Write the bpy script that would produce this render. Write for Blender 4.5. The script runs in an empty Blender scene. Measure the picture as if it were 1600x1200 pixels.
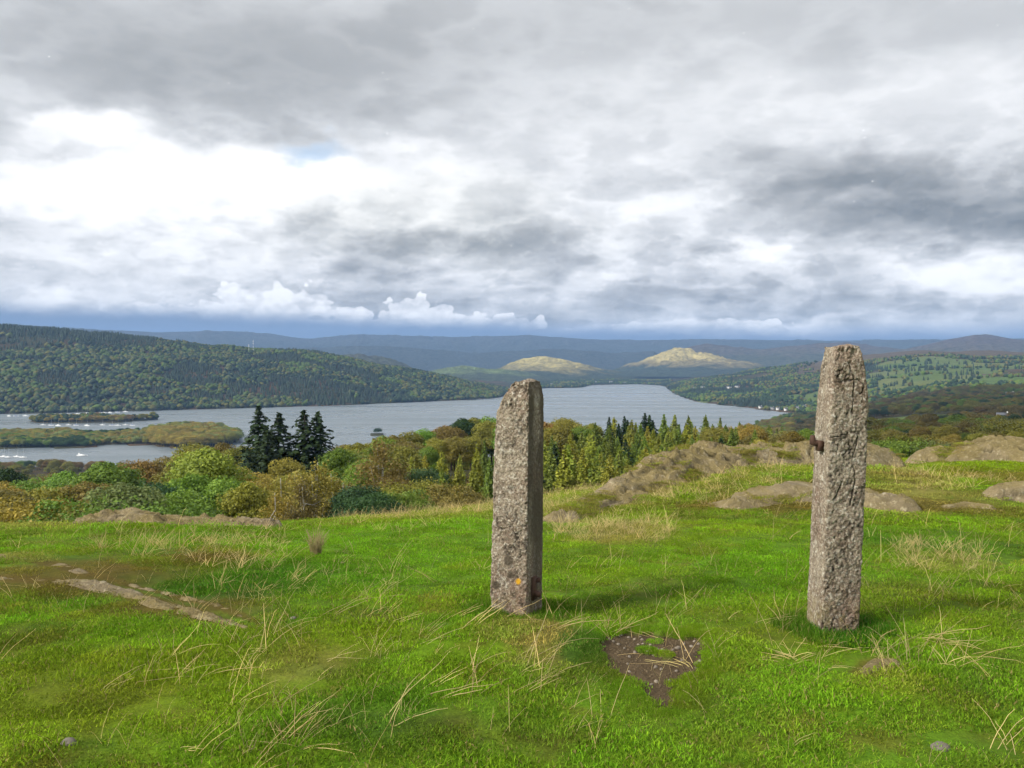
import bpy, math
import numpy as np
from mathutils import Vector

# ------------------------------------------------------------------ camera
SC = bpy.context.scene
COL = SC.collection
F, CX, CY, HOR = 1333.0, 800.0, 600.0, 565.0      # photo pixels
EYE = 1.6
PITCH = -math.atan((CY - HOR) / F)
cam_d = bpy.data.cameras.new("camera"); cam = bpy.data.objects.new("camera", cam_d)
COL.objects.link(cam); SC.camera = cam
cam.location = (0, 0, EYE); cam.rotation_euler = (math.pi / 2 + PITCH, 0, 0)
cam_d.sensor_width = 36; cam_d.lens = 36 * F / 1600; cam_d.clip_start = 0.05; cam_d.clip_end = 80000

# ------------------------------------------------------------------ render / exposure
SC.render.engine = 'CYCLES'
SC.view_settings.view_transform = 'Standard'; SC.view_settings.look = 'None'
SC.view_settings.gamma = 1; SC.view_settings.use_curve_mapping = False
SC.view_settings.exposure = 1.12
cy = SC.cycles
cy.use_denoising = True; cy.denoiser = 'OPENIMAGEDENOISE'; cy.denoising_prefilter = 'ACCURATE'
cy.use_adaptive_sampling = True; cy.adaptive_threshold = .025; cy.adaptive_min_samples = 16
cy.sample_clamp_direct = 1.3; cy.sample_clamp_indirect = 3.
cy.max_bounces = 4; cy.diffuse_bounces = 2; cy.glossy_bounces = 2; cy.transmission_bounces = 3
cy.volume_bounces = 0; cy.transparent_max_bounces = 6; cy.caustics_reflective = False; cy.caustics_refractive = False

# ------------------------------------------------------------------ node helpers
def nn(nt, typ, **kw):
    n = nt.nodes.new(typ)
    for k, v in kw.items():
        if k == 'ins':
            for i, x in v.items():
                if hasattr(x, 'is_output'): nt.links.new(x, n.inputs[i])
                elif x is not None: n.inputs[i].default_value = x
        else: setattr(n, k, v)
    return n
def mth(nt, op, a, b=None, c=None, clamp=False):
    n = nn(nt, 'ShaderNodeMath', operation=op, ins={0: a, 1: b, 2: c}); n.use_clamp = clamp; return n.outputs[0]
def vmt(nt, op, a, b=None, c=None):
    n = nn(nt, 'ShaderNodeVectorMath', operation=op, ins={0: a, 1: b, 2: c})
    return n.outputs['Value'] if op in ('LENGTH', 'DOT_PRODUCT', 'DISTANCE') else n.outputs[0]
def noise(nt, vec, scale, detail=4, rough=.5, dist=0, out='Fac', ntype='FBM'):
    n = nn(nt, 'ShaderNodeTexNoise', noise_type=ntype, ins={'Vector': vec, 'Scale': scale, 'Detail': detail, 'Roughness': rough, 'Distortion': dist})
    return n.outputs[out]
def mrange(nt, v, a, b, c=0., d=1., smooth=True):
    return nn(nt, 'ShaderNodeMapRange', interpolation_type='SMOOTHSTEP' if smooth else 'LINEAR', ins={0: v, 1: a, 2: b, 3: c, 4: d}).outputs[0]
def mixc(nt, f, a, b, bt='MIX'):
    n = nn(nt, 'ShaderNodeMix', data_type='RGBA', blend_type=bt, ins={0: f, 6: a, 7: b}); return n.outputs[2]
def ramp(nt, f, stops):
    n = nn(nt, 'ShaderNodeValToRGB', ins={0: f}); el = n.color_ramp.elements
    while len(el) < len(stops): el.new(.5)
    for e, (p, c) in zip(el, stops): e.position = p; e.color = (*c, 1)
    return n.outputs[0]
def rgb(c): return (c[0], c[1], c[2], 1.)

# ------------------------------------------------------------------ sky
SUN_DIR = Vector((-0.80, -0.42, 0.58)).normalized()       # towards the sun
SUN_EL = math.asin(SUN_DIR.z); SUN_ROT = math.atan2(SUN_DIR.x, SUN_DIR.y)
W = bpy.data.worlds.new("World"); SC.world = W; W.use_nodes = True; W.cycles.sampling_method = 'MANUAL'; W.cycles.sample_map_resolution = 512
nt = W.node_tree; nt.nodes.clear()
def azel(px, py):
    a = math.atan((px - CX) / F); return a, math.atan((HOR - py) / F * math.cos(a))
d = vmt(nt, 'NORMALIZE', nn(nt, 'ShaderNodeTexCoord').outputs['Generated'])
sx = nn(nt, 'ShaderNodeSeparateXYZ', ins={0: d}).outputs
az = mth(nt, 'ARCTAN2', sx[0], sx[1]); el = mth(nt, 'ARCSINE', sx[2])
ae = nn(nt, 'ShaderNodeCombineXYZ', ins={0: az, 1: el, 2: 0.}).outputs[0]
# perspective cloud deck
den = mth(nt, 'ADD', mth(nt, 'MAXIMUM', sx[2], 0.), .13)
deck = nn(nt, 'ShaderNodeCombineXYZ', ins={0: mth(nt, 'DIVIDE', sx[0], den), 1: mth(nt, 'DIVIDE', sx[1], den), 2: 0.}).outputs[0]
w1 = vmt(nt, 'SUBTRACT', noise(nt, vmt(nt, 'MULTIPLY', d, (5., 5., 11.)), 1.0, 3, .55, out='Color'), (.5, .5, .5))
w2 = vmt(nt, 'SUBTRACT', noise(nt, vmt(nt, 'MULTIPLY', d, (16., 16., 30.)), 1.0, 4, .6, out='Color'), (.5, .5, .5))
aew = vmt(nt, 'ADD', ae, vmt(nt, 'ADD', vmt(nt, 'MULTIPLY', w1, (.17, .085, 0)), vmt(nt, 'MULTIPLY', w2, (.075, .05, 0))))
def blob(px, py, rx, ry, lo=1.0, hi=.15, co=aew, rot=0.):
    a, e = azel(px, py)
    if rot:
        v = vmt(nt, 'SUBTRACT', co, (a, e, 0.))
        v = nn(nt, 'ShaderNodeVectorRotate', rotation_type='Z_AXIS', ins={'Vector': v, 'Angle': rot}).outputs[0]
        v = vmt(nt, 'MULTIPLY', v, (F / rx, F / ry, 0.))
    else:
        v = vmt(nt, 'MULTIPLY_ADD', co, (F / rx, F / ry, 0.), (-a * F / rx, -e * F / ry, 0.))
    return mrange(nt, vmt(nt, 'LENGTH', v), lo, hi, 0., 1.)
n_big = noise(nt, deck, .55, 5, .55)
n_fine = noise(nt, vmt(nt, 'MULTIPLY', deck, (1., 1.4, 1.)), 2.6, 4, .55)
# cumulus lumps, lit from the upper left: difference of two shifted samples
lump_v = vmt(nt, 'MULTIPLY', d, (6.5, 6.5, 15.))
l0 = noise(nt, lump_v, 1., 4, .55); l1 = noise(nt, vmt(nt, 'ADD', lump_v, (-.16, 0., .30)), 1., 4, .55)
lump = mth(nt, 'SUBTRACT', l0, l1)
lump2_v = vmt(nt, 'MULTIPLY', d, (22., 22., 40.))
q0 = noise(nt, lump2_v, 1., 4, .55); q1 = noise(nt, vmt(nt, 'ADD', lump2_v, (-.18, 0., .34)), 1., 3, .55)
lump2 = mth(nt, 'SUBTRACT', q0, q1)
low = mrange(nt, el, .36, .05, 0., 1.)                       # lumpier towards the horizon
B = mth(nt, 'MULTIPLY_ADD', mth(nt, 'SUBTRACT', n_big, .5), .30, .60)
B = mth(nt, 'MULTIPLY_ADD', mth(nt, 'SUBTRACT', n_fine, .5), .07, B)
B = mth(nt, 'MULTIPLY_ADD', mth(nt, 'MULTIPLY', lump, low), .75, B)
B = mth(nt, 'MULTIPLY_ADD', mth(nt, 'MULTIPLY', lump2, low), .42, B)
edge_n = mth(nt, 'MULTIPLY_ADD', n_fine, .15, mth(nt, 'MULTIPLY', l0, .85))
rim = mth(nt, 'MULTIPLY', mrange(nt, edge_n, .44, .515), mrange(nt, edge_n, .62, .515))
lowk = mrange(nt, el, .36, .10, .35, 1.); B = mth(nt, 'MULTIPLY_ADD', mth(nt, 'MULTIPLY', rim, lowk), .11, B); B = mth(nt, 'MULTIPLY_ADD', mth(nt, 'MULTIPLY', mrange(nt, edge_n, .49, .64), lowk), -.12, B)
rim2 = mth(nt, 'MULTIPLY', mrange(nt, q0, .47, .50), mrange(nt, q0, .60, .50)); B = mth(nt, 'MULTIPLY_ADD', mth(nt, 'MULTIPLY', rim2, low), .05, B)
for px, py, rx, ry, w, rot in [
    (330, 105, 620, 135, -.22, 0), (900, 40, 560, 95, -.10, 0), (1480, 30, 420, 100, -.10, 0),
    (1470, 330, 330, 95, -.38, .10), (1265, 262, 230, 52, -.15, .18), (650, 388, 230, 30, -.24, 0),
    (870, 405, 150, 55, -.16, 0), (1110, 455, 230, 48, -.14, .1), (90, 232, 150, 32, -.20, 0),
    (1360, 478, 240, 26, -.12, 0), (225, 380, 420, 60, .08, 0), (250, 440, 460, 75, .15, 0), (470, 362, 110, 26, -.12, 0), (590, 447, 170, 26, -.12, 0), (760, 250, 420, 90, .05, 0), (240, 362, 60, 22, -.12, 0), (1060, 330, 330, 60, .10, .1), (1000, 480, 380, 40, -.05, 0),
    (310, 285, 470, 82, .44, -.06), (140, 205, 160, 34, .30, -.2), (230, 345, 260, 60, .12, 0),
    (430, 455, 300, 40, -.10, 0), (640, 470, 200, 34, -.14, 0), (1130, 508, 300, 20, .26, 0), (900, 512, 300, 18, .22, 0),
    (1520, 442, 260, 36, .20, .12), (1330, 150, 420, 70, .08, .1), (955, 395, 60, 70, .18, .2), (1170, 388, 90, 16, .22, .2),
    (700, 310, 260, 60, .04, 0), (1210, 505, 120, 22, .2, 0)]:
    B = mth(nt, 'MULTIPLY_ADD', blob(px, py, rx, ry, rot=rot), w, B)
# heaped cumulus above the horizon: puffs cut out by smooth cells
pv = vmt(nt, 'MULTIPLY', vmt(nt, 'ADD', ae, vmt(nt, 'MULTIPLY', w2, (.018, .016, 0))), (44., 60., 0.))
vo = nn(nt, 'ShaderNodeTexVoronoi', feature='SMOOTH_F1', voronoi_dimensions='2D', ins={'Vector': pv, 'Scale': 1., 'Detail': 1., 'Roughness': .5, 'Smoothness': .35}).outputs['Distance']
puff = mth(nt, 'SUBTRACT', 1., vo)
env = None
for px, py, rx, ry in [(375, 482, 110, 52), (465, 480, 95, 60), (560, 500, 160, 34), (655, 492, 95, 46), (760, 506, 160, 26), (235, 488, 90, 26), (1140, 512, 150, 22), (1010, 516, 180, 18)]:
    e_ = blob(px, py, rx, ry, co=ae); env = e_ if env is None else mth(nt, 'MAXIMUM', env, e_)
dn = mth(nt, 'MULTIPLY_ADD', mth(nt, 'SUBTRACT', puff, .55), .9, env)
cum = mrange(nt, dn, .30, .42, 0., .92)
cshade = mth(nt, 'MAXIMUM', mth(nt, 'ADD', mth(nt, 'MULTIPLY', lump2, 1.1), mrange(nt, puff, .35, .75, .82, 1.02, False)), .68)
B = mth(nt, 'ADD', mth(nt, 'MULTIPLY', B, mth(nt, 'SUBTRACT', 1., cum)), mth(nt, 'MULTIPLY', cshade, cum))
cloud = ramp(nt, B, [(.0, (.13, .145, .155)), (.22, (.245, .26, .268)), (.42, (.395, .405, .412)), (.6, (.585, .595, .608)), (.78, (.80, .805, .815)), (.98, (1., 1., .995))])
# blue-grey rain-filled air under the cloud base, lower to the right
thr = mrange(nt, az, -.35, .30, .055, .033, smooth=False)
elw = mth(nt, 'ADD', el, mth(nt, 'MULTIPLY', nn(nt, 'ShaderNodeSeparateXYZ', ins={0: w2}).outputs[1], .012))
band = mrange(nt, mth(nt, 'SUBTRACT', elw, thr), .012, -.012, 0., .97)
cloud = mixc(nt, band, cloud, rgb((.165, .23, .36)))
warm = blob(640, 350, 420, 110); cloud = mixc(nt, mth(nt, 'MULTIPLY', warm, .5), cloud, mixc(nt, 1., cloud, rgb((1.0, .985, .90)), 'MULTIPLY'))
skyt = nn(nt, 'ShaderNodeTexSky', sky_type='NISHITA'); skyt.sun_disc = False
skyt.sun_elevation = SUN_EL; skyt.sun_rotation = SUN_ROT
gap = mth(nt, 'MULTIPLY', mth(nt, 'ADD', blob(468, 233, 90, 24), mrange(nt, n_big, .26, .20, 0., 1.), clamp=True), .6)
SKYK = 0.1
cl10 = vmt(nt, 'SCALE', cloud); cl10.node.inputs['Scale'].default_value = 0.60 / SKYK
final = mixc(nt, gap, cl10, skyt.outputs[0])
bg = nn(nt, 'ShaderNodeBackground', ins={0: final, 1: SKYK})
nt.links.new(bg.outputs[0], nn(nt, 'ShaderNodeOutputWorld').inputs[0])

# ------------------------------------------------------------------ sun
sun_d = bpy.data.lights.new("sun", 'SUN'); sun = bpy.data.objects.new("sun", sun_d); COL.objects.link(sun)
sun_d.energy = 2.4; sun_d.angle = math.radians(14); sun_d.color = (1., .95, .86)
sun.rotation_euler = (-SUN_DIR).to_track_quat('-Z', 'Y').to_euler()

# ------------------------------------------------------------------ numpy noise
RNG = np.random.default_rng(11)
def _h(i, j, k, s):
    n = (i.astype(np.int64) * 374761393 + j.astype(np.int64) * 668265263 + k.astype(np.int64) * 2147483647 * 3 + s * 974711) & 0x7fffffff
    n = ((n ^ (n >> 13)) * 1274126177) & 0x7fffffff
    return ((n ^ (n >> 16)) & 0xffff) / 65535.
def vnoise(P, s=0):
    P = np.asarray(P, float); I = np.floor(P).astype(np.int64); f = P - I; f = f * f * f * (f * (f * 6 - 15) + 10)
    r = 0
    for a in (0, 1):
        for b in (0, 1):
            for c in (0, 1):
                w = (f[:, 0] if a else 1 - f[:, 0]) * (f[:, 1] if b else 1 - f[:, 1]) * (f[:, 2] if c else 1 - f[:, 2])
                r = r + w * _h(I[:, 0] + a, I[:, 1] + b, I[:, 2] + c, s)
    return r * 2 - 1
def fbm(P, sc, octv=4, s=0, rough=.5):
    P = np.asarray(P, float) * sc; r = 0; a = 1; t = 0
    for o in range(octv):
        r = r + a * vnoise(P, s + o); t += a; a *= rough; P = P * 2.03 + 17.3
    return r / t
def fbm2(x, y, sc, octv=4, s=0, rough=.5):
    return fbm(np.stack([x, y, np.zeros_like(x) + .37], 1), sc, octv, s, rough)
def worley(P, sc, s=0):
    P = np.asarray(P, float) * sc; I = np.floor(P).astype(np.int64); d1 = np.full(len(P), 9.); d2 = d1.copy()
    for a in (-1, 0, 1):
        for b in (-1, 0, 1):
            for c in (-1, 0, 1):
                J = I + (a, b, c)
                q = J + np.stack([_h(J[:, 0], J[:, 1], J[:, 2], s + m) for m in (1, 2, 3)], 1)
                dd = ((P - q) ** 2).sum(1) ** .5
                m = dd < d1; d2 = np.where(m, d1, np.minimum(d2, dd)); d1 = np.where(m, dd, d1)
    return d1, d2
def smooth(a, b, x):
    t = np.clip((x - a) / (b - a), 0, 1); return t * t * (3 - 2 * t)

# ------------------------------------------------------------------ mesh helpers
def new_mesh(name, V, Q=None, T=None, mat=None, attrs=None, smooth_sh=False):
    me = bpy.data.meshes.new(name); V = np.asarray(V, np.float32)
    me.vertices.add(len(V)); me.vertices.foreach_set('co', V.ravel())
    loops = []; starts = []; n = 0
    for A, k in ((Q, 4), (T, 3)):
        if A is not None and len(A):
            A = np.asarray(A, np.int32); loops.append(A.ravel()); starts.append(n + np.arange(len(A), dtype=np.int32) * k); n += A.size
    if n:
        lp = np.concatenate(loops); st = np.concatenate(starts)
        me.loops.add(n); me.loops.foreach_set('vertex_index', lp)
        me.polygons.add(len(st)); me.polygons.foreach_set('loop_start', st)
        if smooth_sh: me.polygons.foreach_set('use_smooth', np.ones(len(st), bool))
    for k, v in (attrs or {}).items():
        v = np.asarray(v, np.float32)
        if v.ndim == 1: a = me.attributes.new(k, 'FLOAT', 'POINT'); a.data.foreach_set('value', v)
        elif v.shape[1] == 3: a = me.attributes.new(k, 'FLOAT_VECTOR', 'POINT'); a.data.foreach_set('vector', v.ravel())
        else: a = me.attributes.new(k, 'FLOAT_COLOR', 'POINT'); a.data.foreach_set('color', v.ravel())
    if mat: me.materials.append(mat)
    me.update(calc_edges=True); me.validate(); return me
def link(name, me, parent=None, label=None, cat=None, group=None, kind=None):
    o = bpy.data.objects.new(name, me); COL.objects.link(o)
    if parent: o.parent = parent
    if label: o['label'] = label
    if cat: o['category'] = cat
    if group: o['group'] = group
    if kind: o['kind'] = kind
    return o
def grid_quads(nr, nc, wrap=False):
    c = np.arange(nc if wrap else nc - 1); r = np.arange(nr - 1)
    R, C = np.meshgrid(r, c, indexing='ij'); C2 = (C + 1) % nc
    return np.stack([R * nc + C, R * nc + C2, (R + 1) * nc + C2, (R + 1) * nc + C], -1).reshape(-1, 4)
def tube(pts, rad, sides=6):
    pts = np.asarray(pts, float); n = len(pts); V = []
    for i in range(n):
        t = pts[min(i + 1, n - 1)] - pts[max(i - 1, 0)]; t /= np.linalg.norm(t) + 1e-9
        u = np.cross(t, (.31, .9, .12)); u /= np.linalg.norm(u); v = np.cross(t, u)
        a = np.arange(sides) * 2 * math.pi / sides
        V.append(pts[i] + rad[i] * (np.cos(a)[:, None] * u + np.sin(a)[:, None] * v))
    return np.concatenate(V), grid_quads(n, sides, True)
class MB:
    def __init__(s): s.V = []; s.Q = []; s.T = []; s.n = 0
    def add(s, V, Q=None, T=None):
        s.V.append(np.asarray(V, float))
        if Q is not None: s.Q.append(np.asarray(Q) + s.n)
        if T is not None: s.T.append(np.asarray(T) + s.n)
        s.n += len(V); return s
    def box(s, c, h, taper=1.):
        x, y, z = h; V = [(a * x * (taper if k > 0 else 1), b * y * (taper if k > 0 else 1), k * z) for k in (-1, 1) for a, b in ((-1, -1), (1, -1), (1, 1), (-1, 1))]
        return s.add(np.array(V) + c, [(0, 3, 2, 1), (4, 5, 6, 7), (0, 1, 5, 4), (1, 2, 6, 5), (2, 3, 7, 6), (3, 0, 4, 7)])
    def mesh(s, name, mat, sm=False, attrs=None):
        return new_mesh(name, np.concatenate(s.V), np.concatenate(s.Q) if s.Q else None, np.concatenate(s.T) if s.T else None, mat, attrs, sm)

# ------------------------------------------------------------------ pixels <-> places
def ray(px, py):
    x = (px - CX) / F; u = (CY - py) / F; c, s = math.cos(PITCH), math.sin(PITCH)
    return np.array([x, c - u * s, s + u * c])
def px_az(px): return math.atan2((px - CX) / F, 1.)
def at_r(px, py, r):                       # point on the pixel's ray at horizontal range r
    v = ray(px, py); v = v * (r / math.hypot(v[0], v[1])); return np.array([v[0], v[1], v[2] + EYE])
def zpy(py, r, px=800):
    v = ray(px, py); return EYE + r * v[2] / math.hypot(v[0], v[1])

# ------------------------------------------------------------------ terrain sheet
def tab(rows):
    rows = sorted(rows); P = [r[0] for r in rows]; return lambda p, k: np.interp(p, P, [r[k] for r in rows])
LAKE = -150.
near = tab([  # px, z10, z14, crest r, crest py
    (-400, -.30, -.95, 16, 802), (0, -.33, -.95, 16, 803), (200, -.36, -.95, 16.5, 806), (430, -.42, -1.05, 18, 816), (550, -.42, -1.02, 20, 808),
    (660, -.40, -.98, 21, 796), (760, -.38, -.92, 23, 780), (900, -.37, -.88, 26, 757), (1000, -.34, -.76, 24, 752), (1150, -.30, -.62, 20, 718),
    (1280, -.28, -.58, 21, 706), (1390, -.26, -.52, 24, 707), (1500, -.25, -.50, 23, 702), (1600, -.25, -.50, 23, 703), (2000, -.25, -.5, 23, 703)])
mid = tab([  # px, z60, z120, z200, z300, z600, z1000, shore r
    (-400, -16, -27, -37, -47, -85, -128, 1260), (0, -16, -27, -37, -47, -88, -132, 1250), (300, -16, -27, -36, -45, -88, -132, 1210),
    (450, -15, -25, -34, -44, -88, -132, 1200), (600, -14, -24, -30, -38, -84, -132, 1180), (850, -13.5, -23, -27.5, -34, -76, -120, 1300),
    (1000, -13, -22.5, -27, -33, -72, -110, 1500), (1150, -12, -21, -26.5, -33, -70, -102, 1800), (1240, -10, -18, -25, -33, -66, -92, 2377),
    (1350, -8, -15, -21, -28, -48, -66, 2380), (1600, -8, -14, -19, -26, -42, -57, 2390), (2000, -8, -14, -19, -26, -42, -57, 2390)])
far = tab([  # px, far shore r, ridge r, ridge py, shore z
    (-400, 2300, 3500, 506, LAKE), (0, 2480, 3700, 507, LAKE), (60, 2510, 3700, 510, LAKE), (150, 2580, 3700, 518, LAKE), (250, 2670, 3700, 526, LAKE), (300, 2710, 3750, 535, LAKE),
    (400, 2807, 3800, 546, LAKE), (450, 2880, 3800, 547, LAKE), (500, 2930, 3850, 552, LAKE), (550, 3000, 3900, 562, LAKE),
    (600, 3109, 3950, 575, LAKE), (650, 3200, 4000, 580, LAKE), (700, 3313, 4000, 589, LAKE), (740, 3420, 4000, 601, LAKE),
    (780, 3545, 4000, 613, LAKE), (800, 3900, 4400, 613, LAKE), (830, 4500, 5200, 603, LAKE), (860, 4850, 5600, 599, LAKE),
    (915, 4950, 5700, 597, LAKE), (925, 5500, 6200, 594, LAKE), (1000, 5700, 6400, 592, LAKE), (1040, 5300, 6000, 596, LAKE), (1050, 3950, 5400, 597, LAKE),
    (1075, 3300, 5300, 593, LAKE), (1110, 3016, 5200, 588, LAKE), (1150, 2846, 5200, 583, LAKE), (1190, 2659, 5200, 577, LAKE),
    (1240, 2470, 5200, 568, LAKE), (1270, 2480, 5200, 564, -146), (1300, 2500, 5200, 560, -136), (1350, 2500, 5200, 554, -112), (1400, 2450, 5200, 550, -95),
    (1440, 2450, 5200, 545, -84), (1500, 2450, 5200, 548, -74), (1600, 2450, 5200, 550, -66), (2000, 2450, 5200, 552, -66)])
def fan(a, b, step): return np.arange(a, b + 1e-6, step)
AZ = np.radians(np.concatenate([fan(-180, -44, 4), fan(-41.8, 41.8, .2), fan(44, 176, 4)]))
RR = np.concatenate([np.exp(np.arange(math.log(.6), math.log(34), .013)), np.exp(np.arange(math.log(34.5), math.log(1900), .024)), np.exp(np.arange(math.log(1910), math.log(5600), .011)), np.exp(np.arange(math.log(5650), math.log(7000), .024)), [7400, 8000, 9000, 11000, 14000, 18000]])
NA, NR = len(AZ), len(RR)
PXA = CX + F * np.tan(np.clip(AZ, -.80, .80)); PXA = np.clip(PXA, -400, 2000)
Z = np.zeros((NR, NA))
for j in range(NA):
    p = PXA[j]
    rc = near(p, 3); zc = zpy(near(p, 4), rc, p)
    ic = math.hypot(1, (p - CX) / F); ic = ic if p < 1270 else 1 + (ic - 1) * max(0, 1 - (p - 1270) / 100)
    rs1, rs2, rr, pyr, zs = mid(p, 7) * ic, far(p, 1) * ic, far(p, 2) * ic, far(p, 3), far(p, 4)
    zr = zpy(pyr, rr, p); lakeb = zs - 8 if p < 1262 else zs
    r = [.5, 3, 6, 10, 14, rc, rc + 4, 60, 120, 200, 300, 600, 1000]
    z = [0, 0, -.02, near(p, 1), near(p, 2), zc, zc - 1.1, mid(p, 1), mid(p, 2), mid(p, 3), mid(p, 4), mid(p, 5), mid(p, 6)]
    r += [rs1, rs1 * 1.06 if rs1 * 1.06 < rs2 * .99 else rs1 * 1.002, max(rs2 * .955, rs1 * 1.004), rs2]
    z += [zs, lakeb, lakeb, zs]
    prof = [(.2, .25), (.5, .6), (.8, .9), (1, 1)] if p < 900 else [(.15, .05), (.4, .33), (.7, .72), (1, 1)]
    for t, q in prof: r.append(rs2 + (rr - rs2) * t); z.append(zs + (zr - zs) * q)
    r += [rr * 1.2, rr * 1.45, 20000]; z += [zr - (zr + 130) * .45, -130, -130]
    Z[:, j] = np.interp(np.log(RR), np.log(r), z)
def gs(A, ax, sig):
    k = np.exp(-.5 * (np.arange(-int(3 * sig), int(3 * sig) + 1) / sig) ** 2); k /= k.sum(); h = len(k) // 2
    pad = [(0, 0), (0, 0)]; pad[ax] = (h, h); P = np.pad(A, pad, mode='edge')
    return sum(k[i] * (P[i:i + A.shape[0]] if ax == 0 else P[:, i:i + A.shape[1]]) for i in range(len(k)))
nearm = smooth(45, 25, RR)[:, None]
Zs = gs(gs(Z, 0, 7), 1, 5); Zf = gs(gs(Z, 0, 1.2), 1, 1.5); Z = Zs * nearm + Zf * (1 - nearm)
GX = RR[:, None] * np.sin(AZ)[None]; GY = RR[:, None] * np.cos(AZ)[None]
gx, gy = GX.ravel(), GY.ravel(); gr = np.hypot(gx, gy); ga = np.arctan2(gx, gy); gpx = CX + F * np.tan(np.clip(ga, -.8, .8))
z = Z.ravel()
amp = smooth(4, 9, gr) * smooth(60, 28, gr)
z = z + fbm2(gx, gy, .45, 3, 5) * .05 + fbm2(gx, gy, 1.5, 3, 8) * .030 * smooth(60, 30, gr) + amp * fbm2(gx, gy, .16, 3, 3) * .16
z = z + smooth(60, 200, gr) * fbm2(gx, gy, .02, 4, 21) * 1.6
hillm = smooth(-146, -120, z) * smooth(1500, 2600, gr)
z = z + hillm * (fbm2(gx, gy, .0035, 4, 31) * 16)
# islands
def isl(rows):
    P = [q[0] for q in rows]
    return lambda p: (np.interp(p, P, [q[1] for q in rows], left=0, right=0), np.interp(p, P, [q[2] for q in rows], left=0, right=0))
isl1 = isl([(-300, 1480, 1740), (0, 1490, 1740), (140, 1500, 1740), (160, 1550, 1760), (230, 1545, 1790), (280, 1475, 1830), (330, 1500, 1820), (355, 1550, 1780), (370, 1600, 1720), (374, 1650, 1660)])
isl2 = isl([(45, 2150, 2160), (60, 2110, 2230), (120, 2100, 2240), (185, 2120, 2230), (220, 2180, 2250), (250, 2230, 2240)])
isl3 = isl([(577, 1770, 1775), (581, 1740, 1800), (598, 1740, 1800), (602, 1770, 1775)])
for f_ in (isl1, isl2, isl3):
    a, b = f_(gpx); m = (gy >= a - 12) & (gy <= b + 12) & (a > 0)
    z = np.where(m, np.maximum(z, LAKE + 1.6), z)
# local humps: bank beside the left gatepost, hollows
for px, py, r, sx_, sy_, h in [(820, 1000, 4.85, .45, .22, .05), (700, 1000, 4.9, .7, .35, .03), (120, 860, 8.6, 2.6, 1.2, .10), (60, 830, 12., 2.5, 1.2, .22),
                               (930, 950, 5.5, .5, .5, -.03), (1320, 975, 5.15, .35, .3, -.03), (1390, 1045, 4.45, .35, .25, .05),
                               (1240, 740, 14.4, 2.1, 1.5, .44), (1480, 740, 15., 2.2, 2.0, .18), (960, 770, 13.2, 1.0, 1.2, .10)]:
    c = at_r(px, py, r); z = z + h * np.exp(-(((gx - c[0]) / sx_) ** 2 + ((gy - c[1]) / sy_) ** 2))
Z = z.reshape(NR, NA)
LR = np.log(RR)
def H(x, y):
    x = np.atleast_1d(np.asarray(x, float)); y = np.atleast_1d(np.asarray(y, float))
    r = np.log(np.clip(np.hypot(x, y), RR[0], RR[-1] * .999)); a = np.clip(np.arctan2(x, y), AZ[0], AZ[-1] - 1e-6)
    i = np.clip(np.searchsorted(LR, r) - 1, 0, NR - 2); j = np.clip(np.searchsorted(AZ, a) - 1, 0, NA - 2)
    u = np.clip((r - LR[i]) / (LR[i + 1] - LR[i]), 0, 1); v = (a - AZ[j]) / (AZ[j + 1] - AZ[j])
    return Z[i, j] * (1 - u) * (1 - v) + Z[i + 1, j] * u * (1 - v) + Z[i, j + 1] * (1 - u) * v + Z[i + 1, j + 1] * u * v
RLOOK = np.exp(np.arange(math.log(2.), math.log(3000), .004))
def ground(px, py):                        # where the pixel's ray first meets the ground sheet
    v = ray(px, py); v = v / math.hypot(v[0], v[1])
    zz = EYE + v[2] * RLOOK - H(v[0] * RLOOK, v[1] * RLOOK); k = np.argmax(zz < 0) if (zz < 0).any() else len(zz) - 1
    r = RLOOK[k]; return np.array([v[0] * r, v[1] * r, H(v[0] * r, v[1] * r)[0]])

# bare soil between the gateposts
def in_poly(x, y, poly):
    c = np.zeros(len(x), bool); n = len(poly); j = n - 1
    for i in range(n):
        xi, yi = poly[i]; xj, yj = poly[j]
        c ^= ((yi > y) != (yj > y)) & (x < (xj - xi) * (y - yi) / (yj - yi + 1e-12) + xi); j = i
    return c
def seg_dist(x, y, pts):
    best = np.full(len(x), 1e9); par = np.zeros(len(x)); side = np.zeros(len(x))
    for i in range(len(pts) - 1):
        a, b = pts[i], pts[i + 1]; ab = b - a; t = np.clip(((x - a[0]) * ab[0] + (y - a[1]) * ab[1]) / (ab @ ab), 0, 1)
        dx, dy = x - a[0] - t * ab[0], y - a[1] - t * ab[1]; dd = np.hypot(dx, dy); m = dd < best
        best = np.where(m, dd, best); par = np.where(m, i + t, par); side = np.where(m, np.sign(ab[0] * dy - ab[1] * dx), side)
    return best, par, side
DIRT = [ground(*q)[:2] for q in [(940, 992), (985, 983), (1030, 990), (1096, 988), (1106, 1010), (1096, 1040), (1128, 1052), (1070, 1054), (1056, 1064), (1064, 1087), (1058, 1110), (1012, 1112), (998, 1080), (978, 1056), (945, 1040), (938, 1012)]]
TUSS = [ground(*q)[:2] for q in [(1030, 1000), (1050, 1019), (996, 1009)]]
def dirt_mask(x, y):
    wx = x + .10 * fbm2(x, y, 7., 4, 51, .65); wy = y + .14 * fbm2(x, y, 7., 4, 52, .65)
    m = in_poly(wx, wy, DIRT).astype(float)
    for (tx, ty), s_ in zip(TUSS, (.035, .055, .035)): m *= 1 - np.exp(-(((wx - tx) / s_) ** 2 + ((wy - ty) / (s_ * .8)) ** 2) * .9) > .42
    return m.astype(float)

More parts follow.
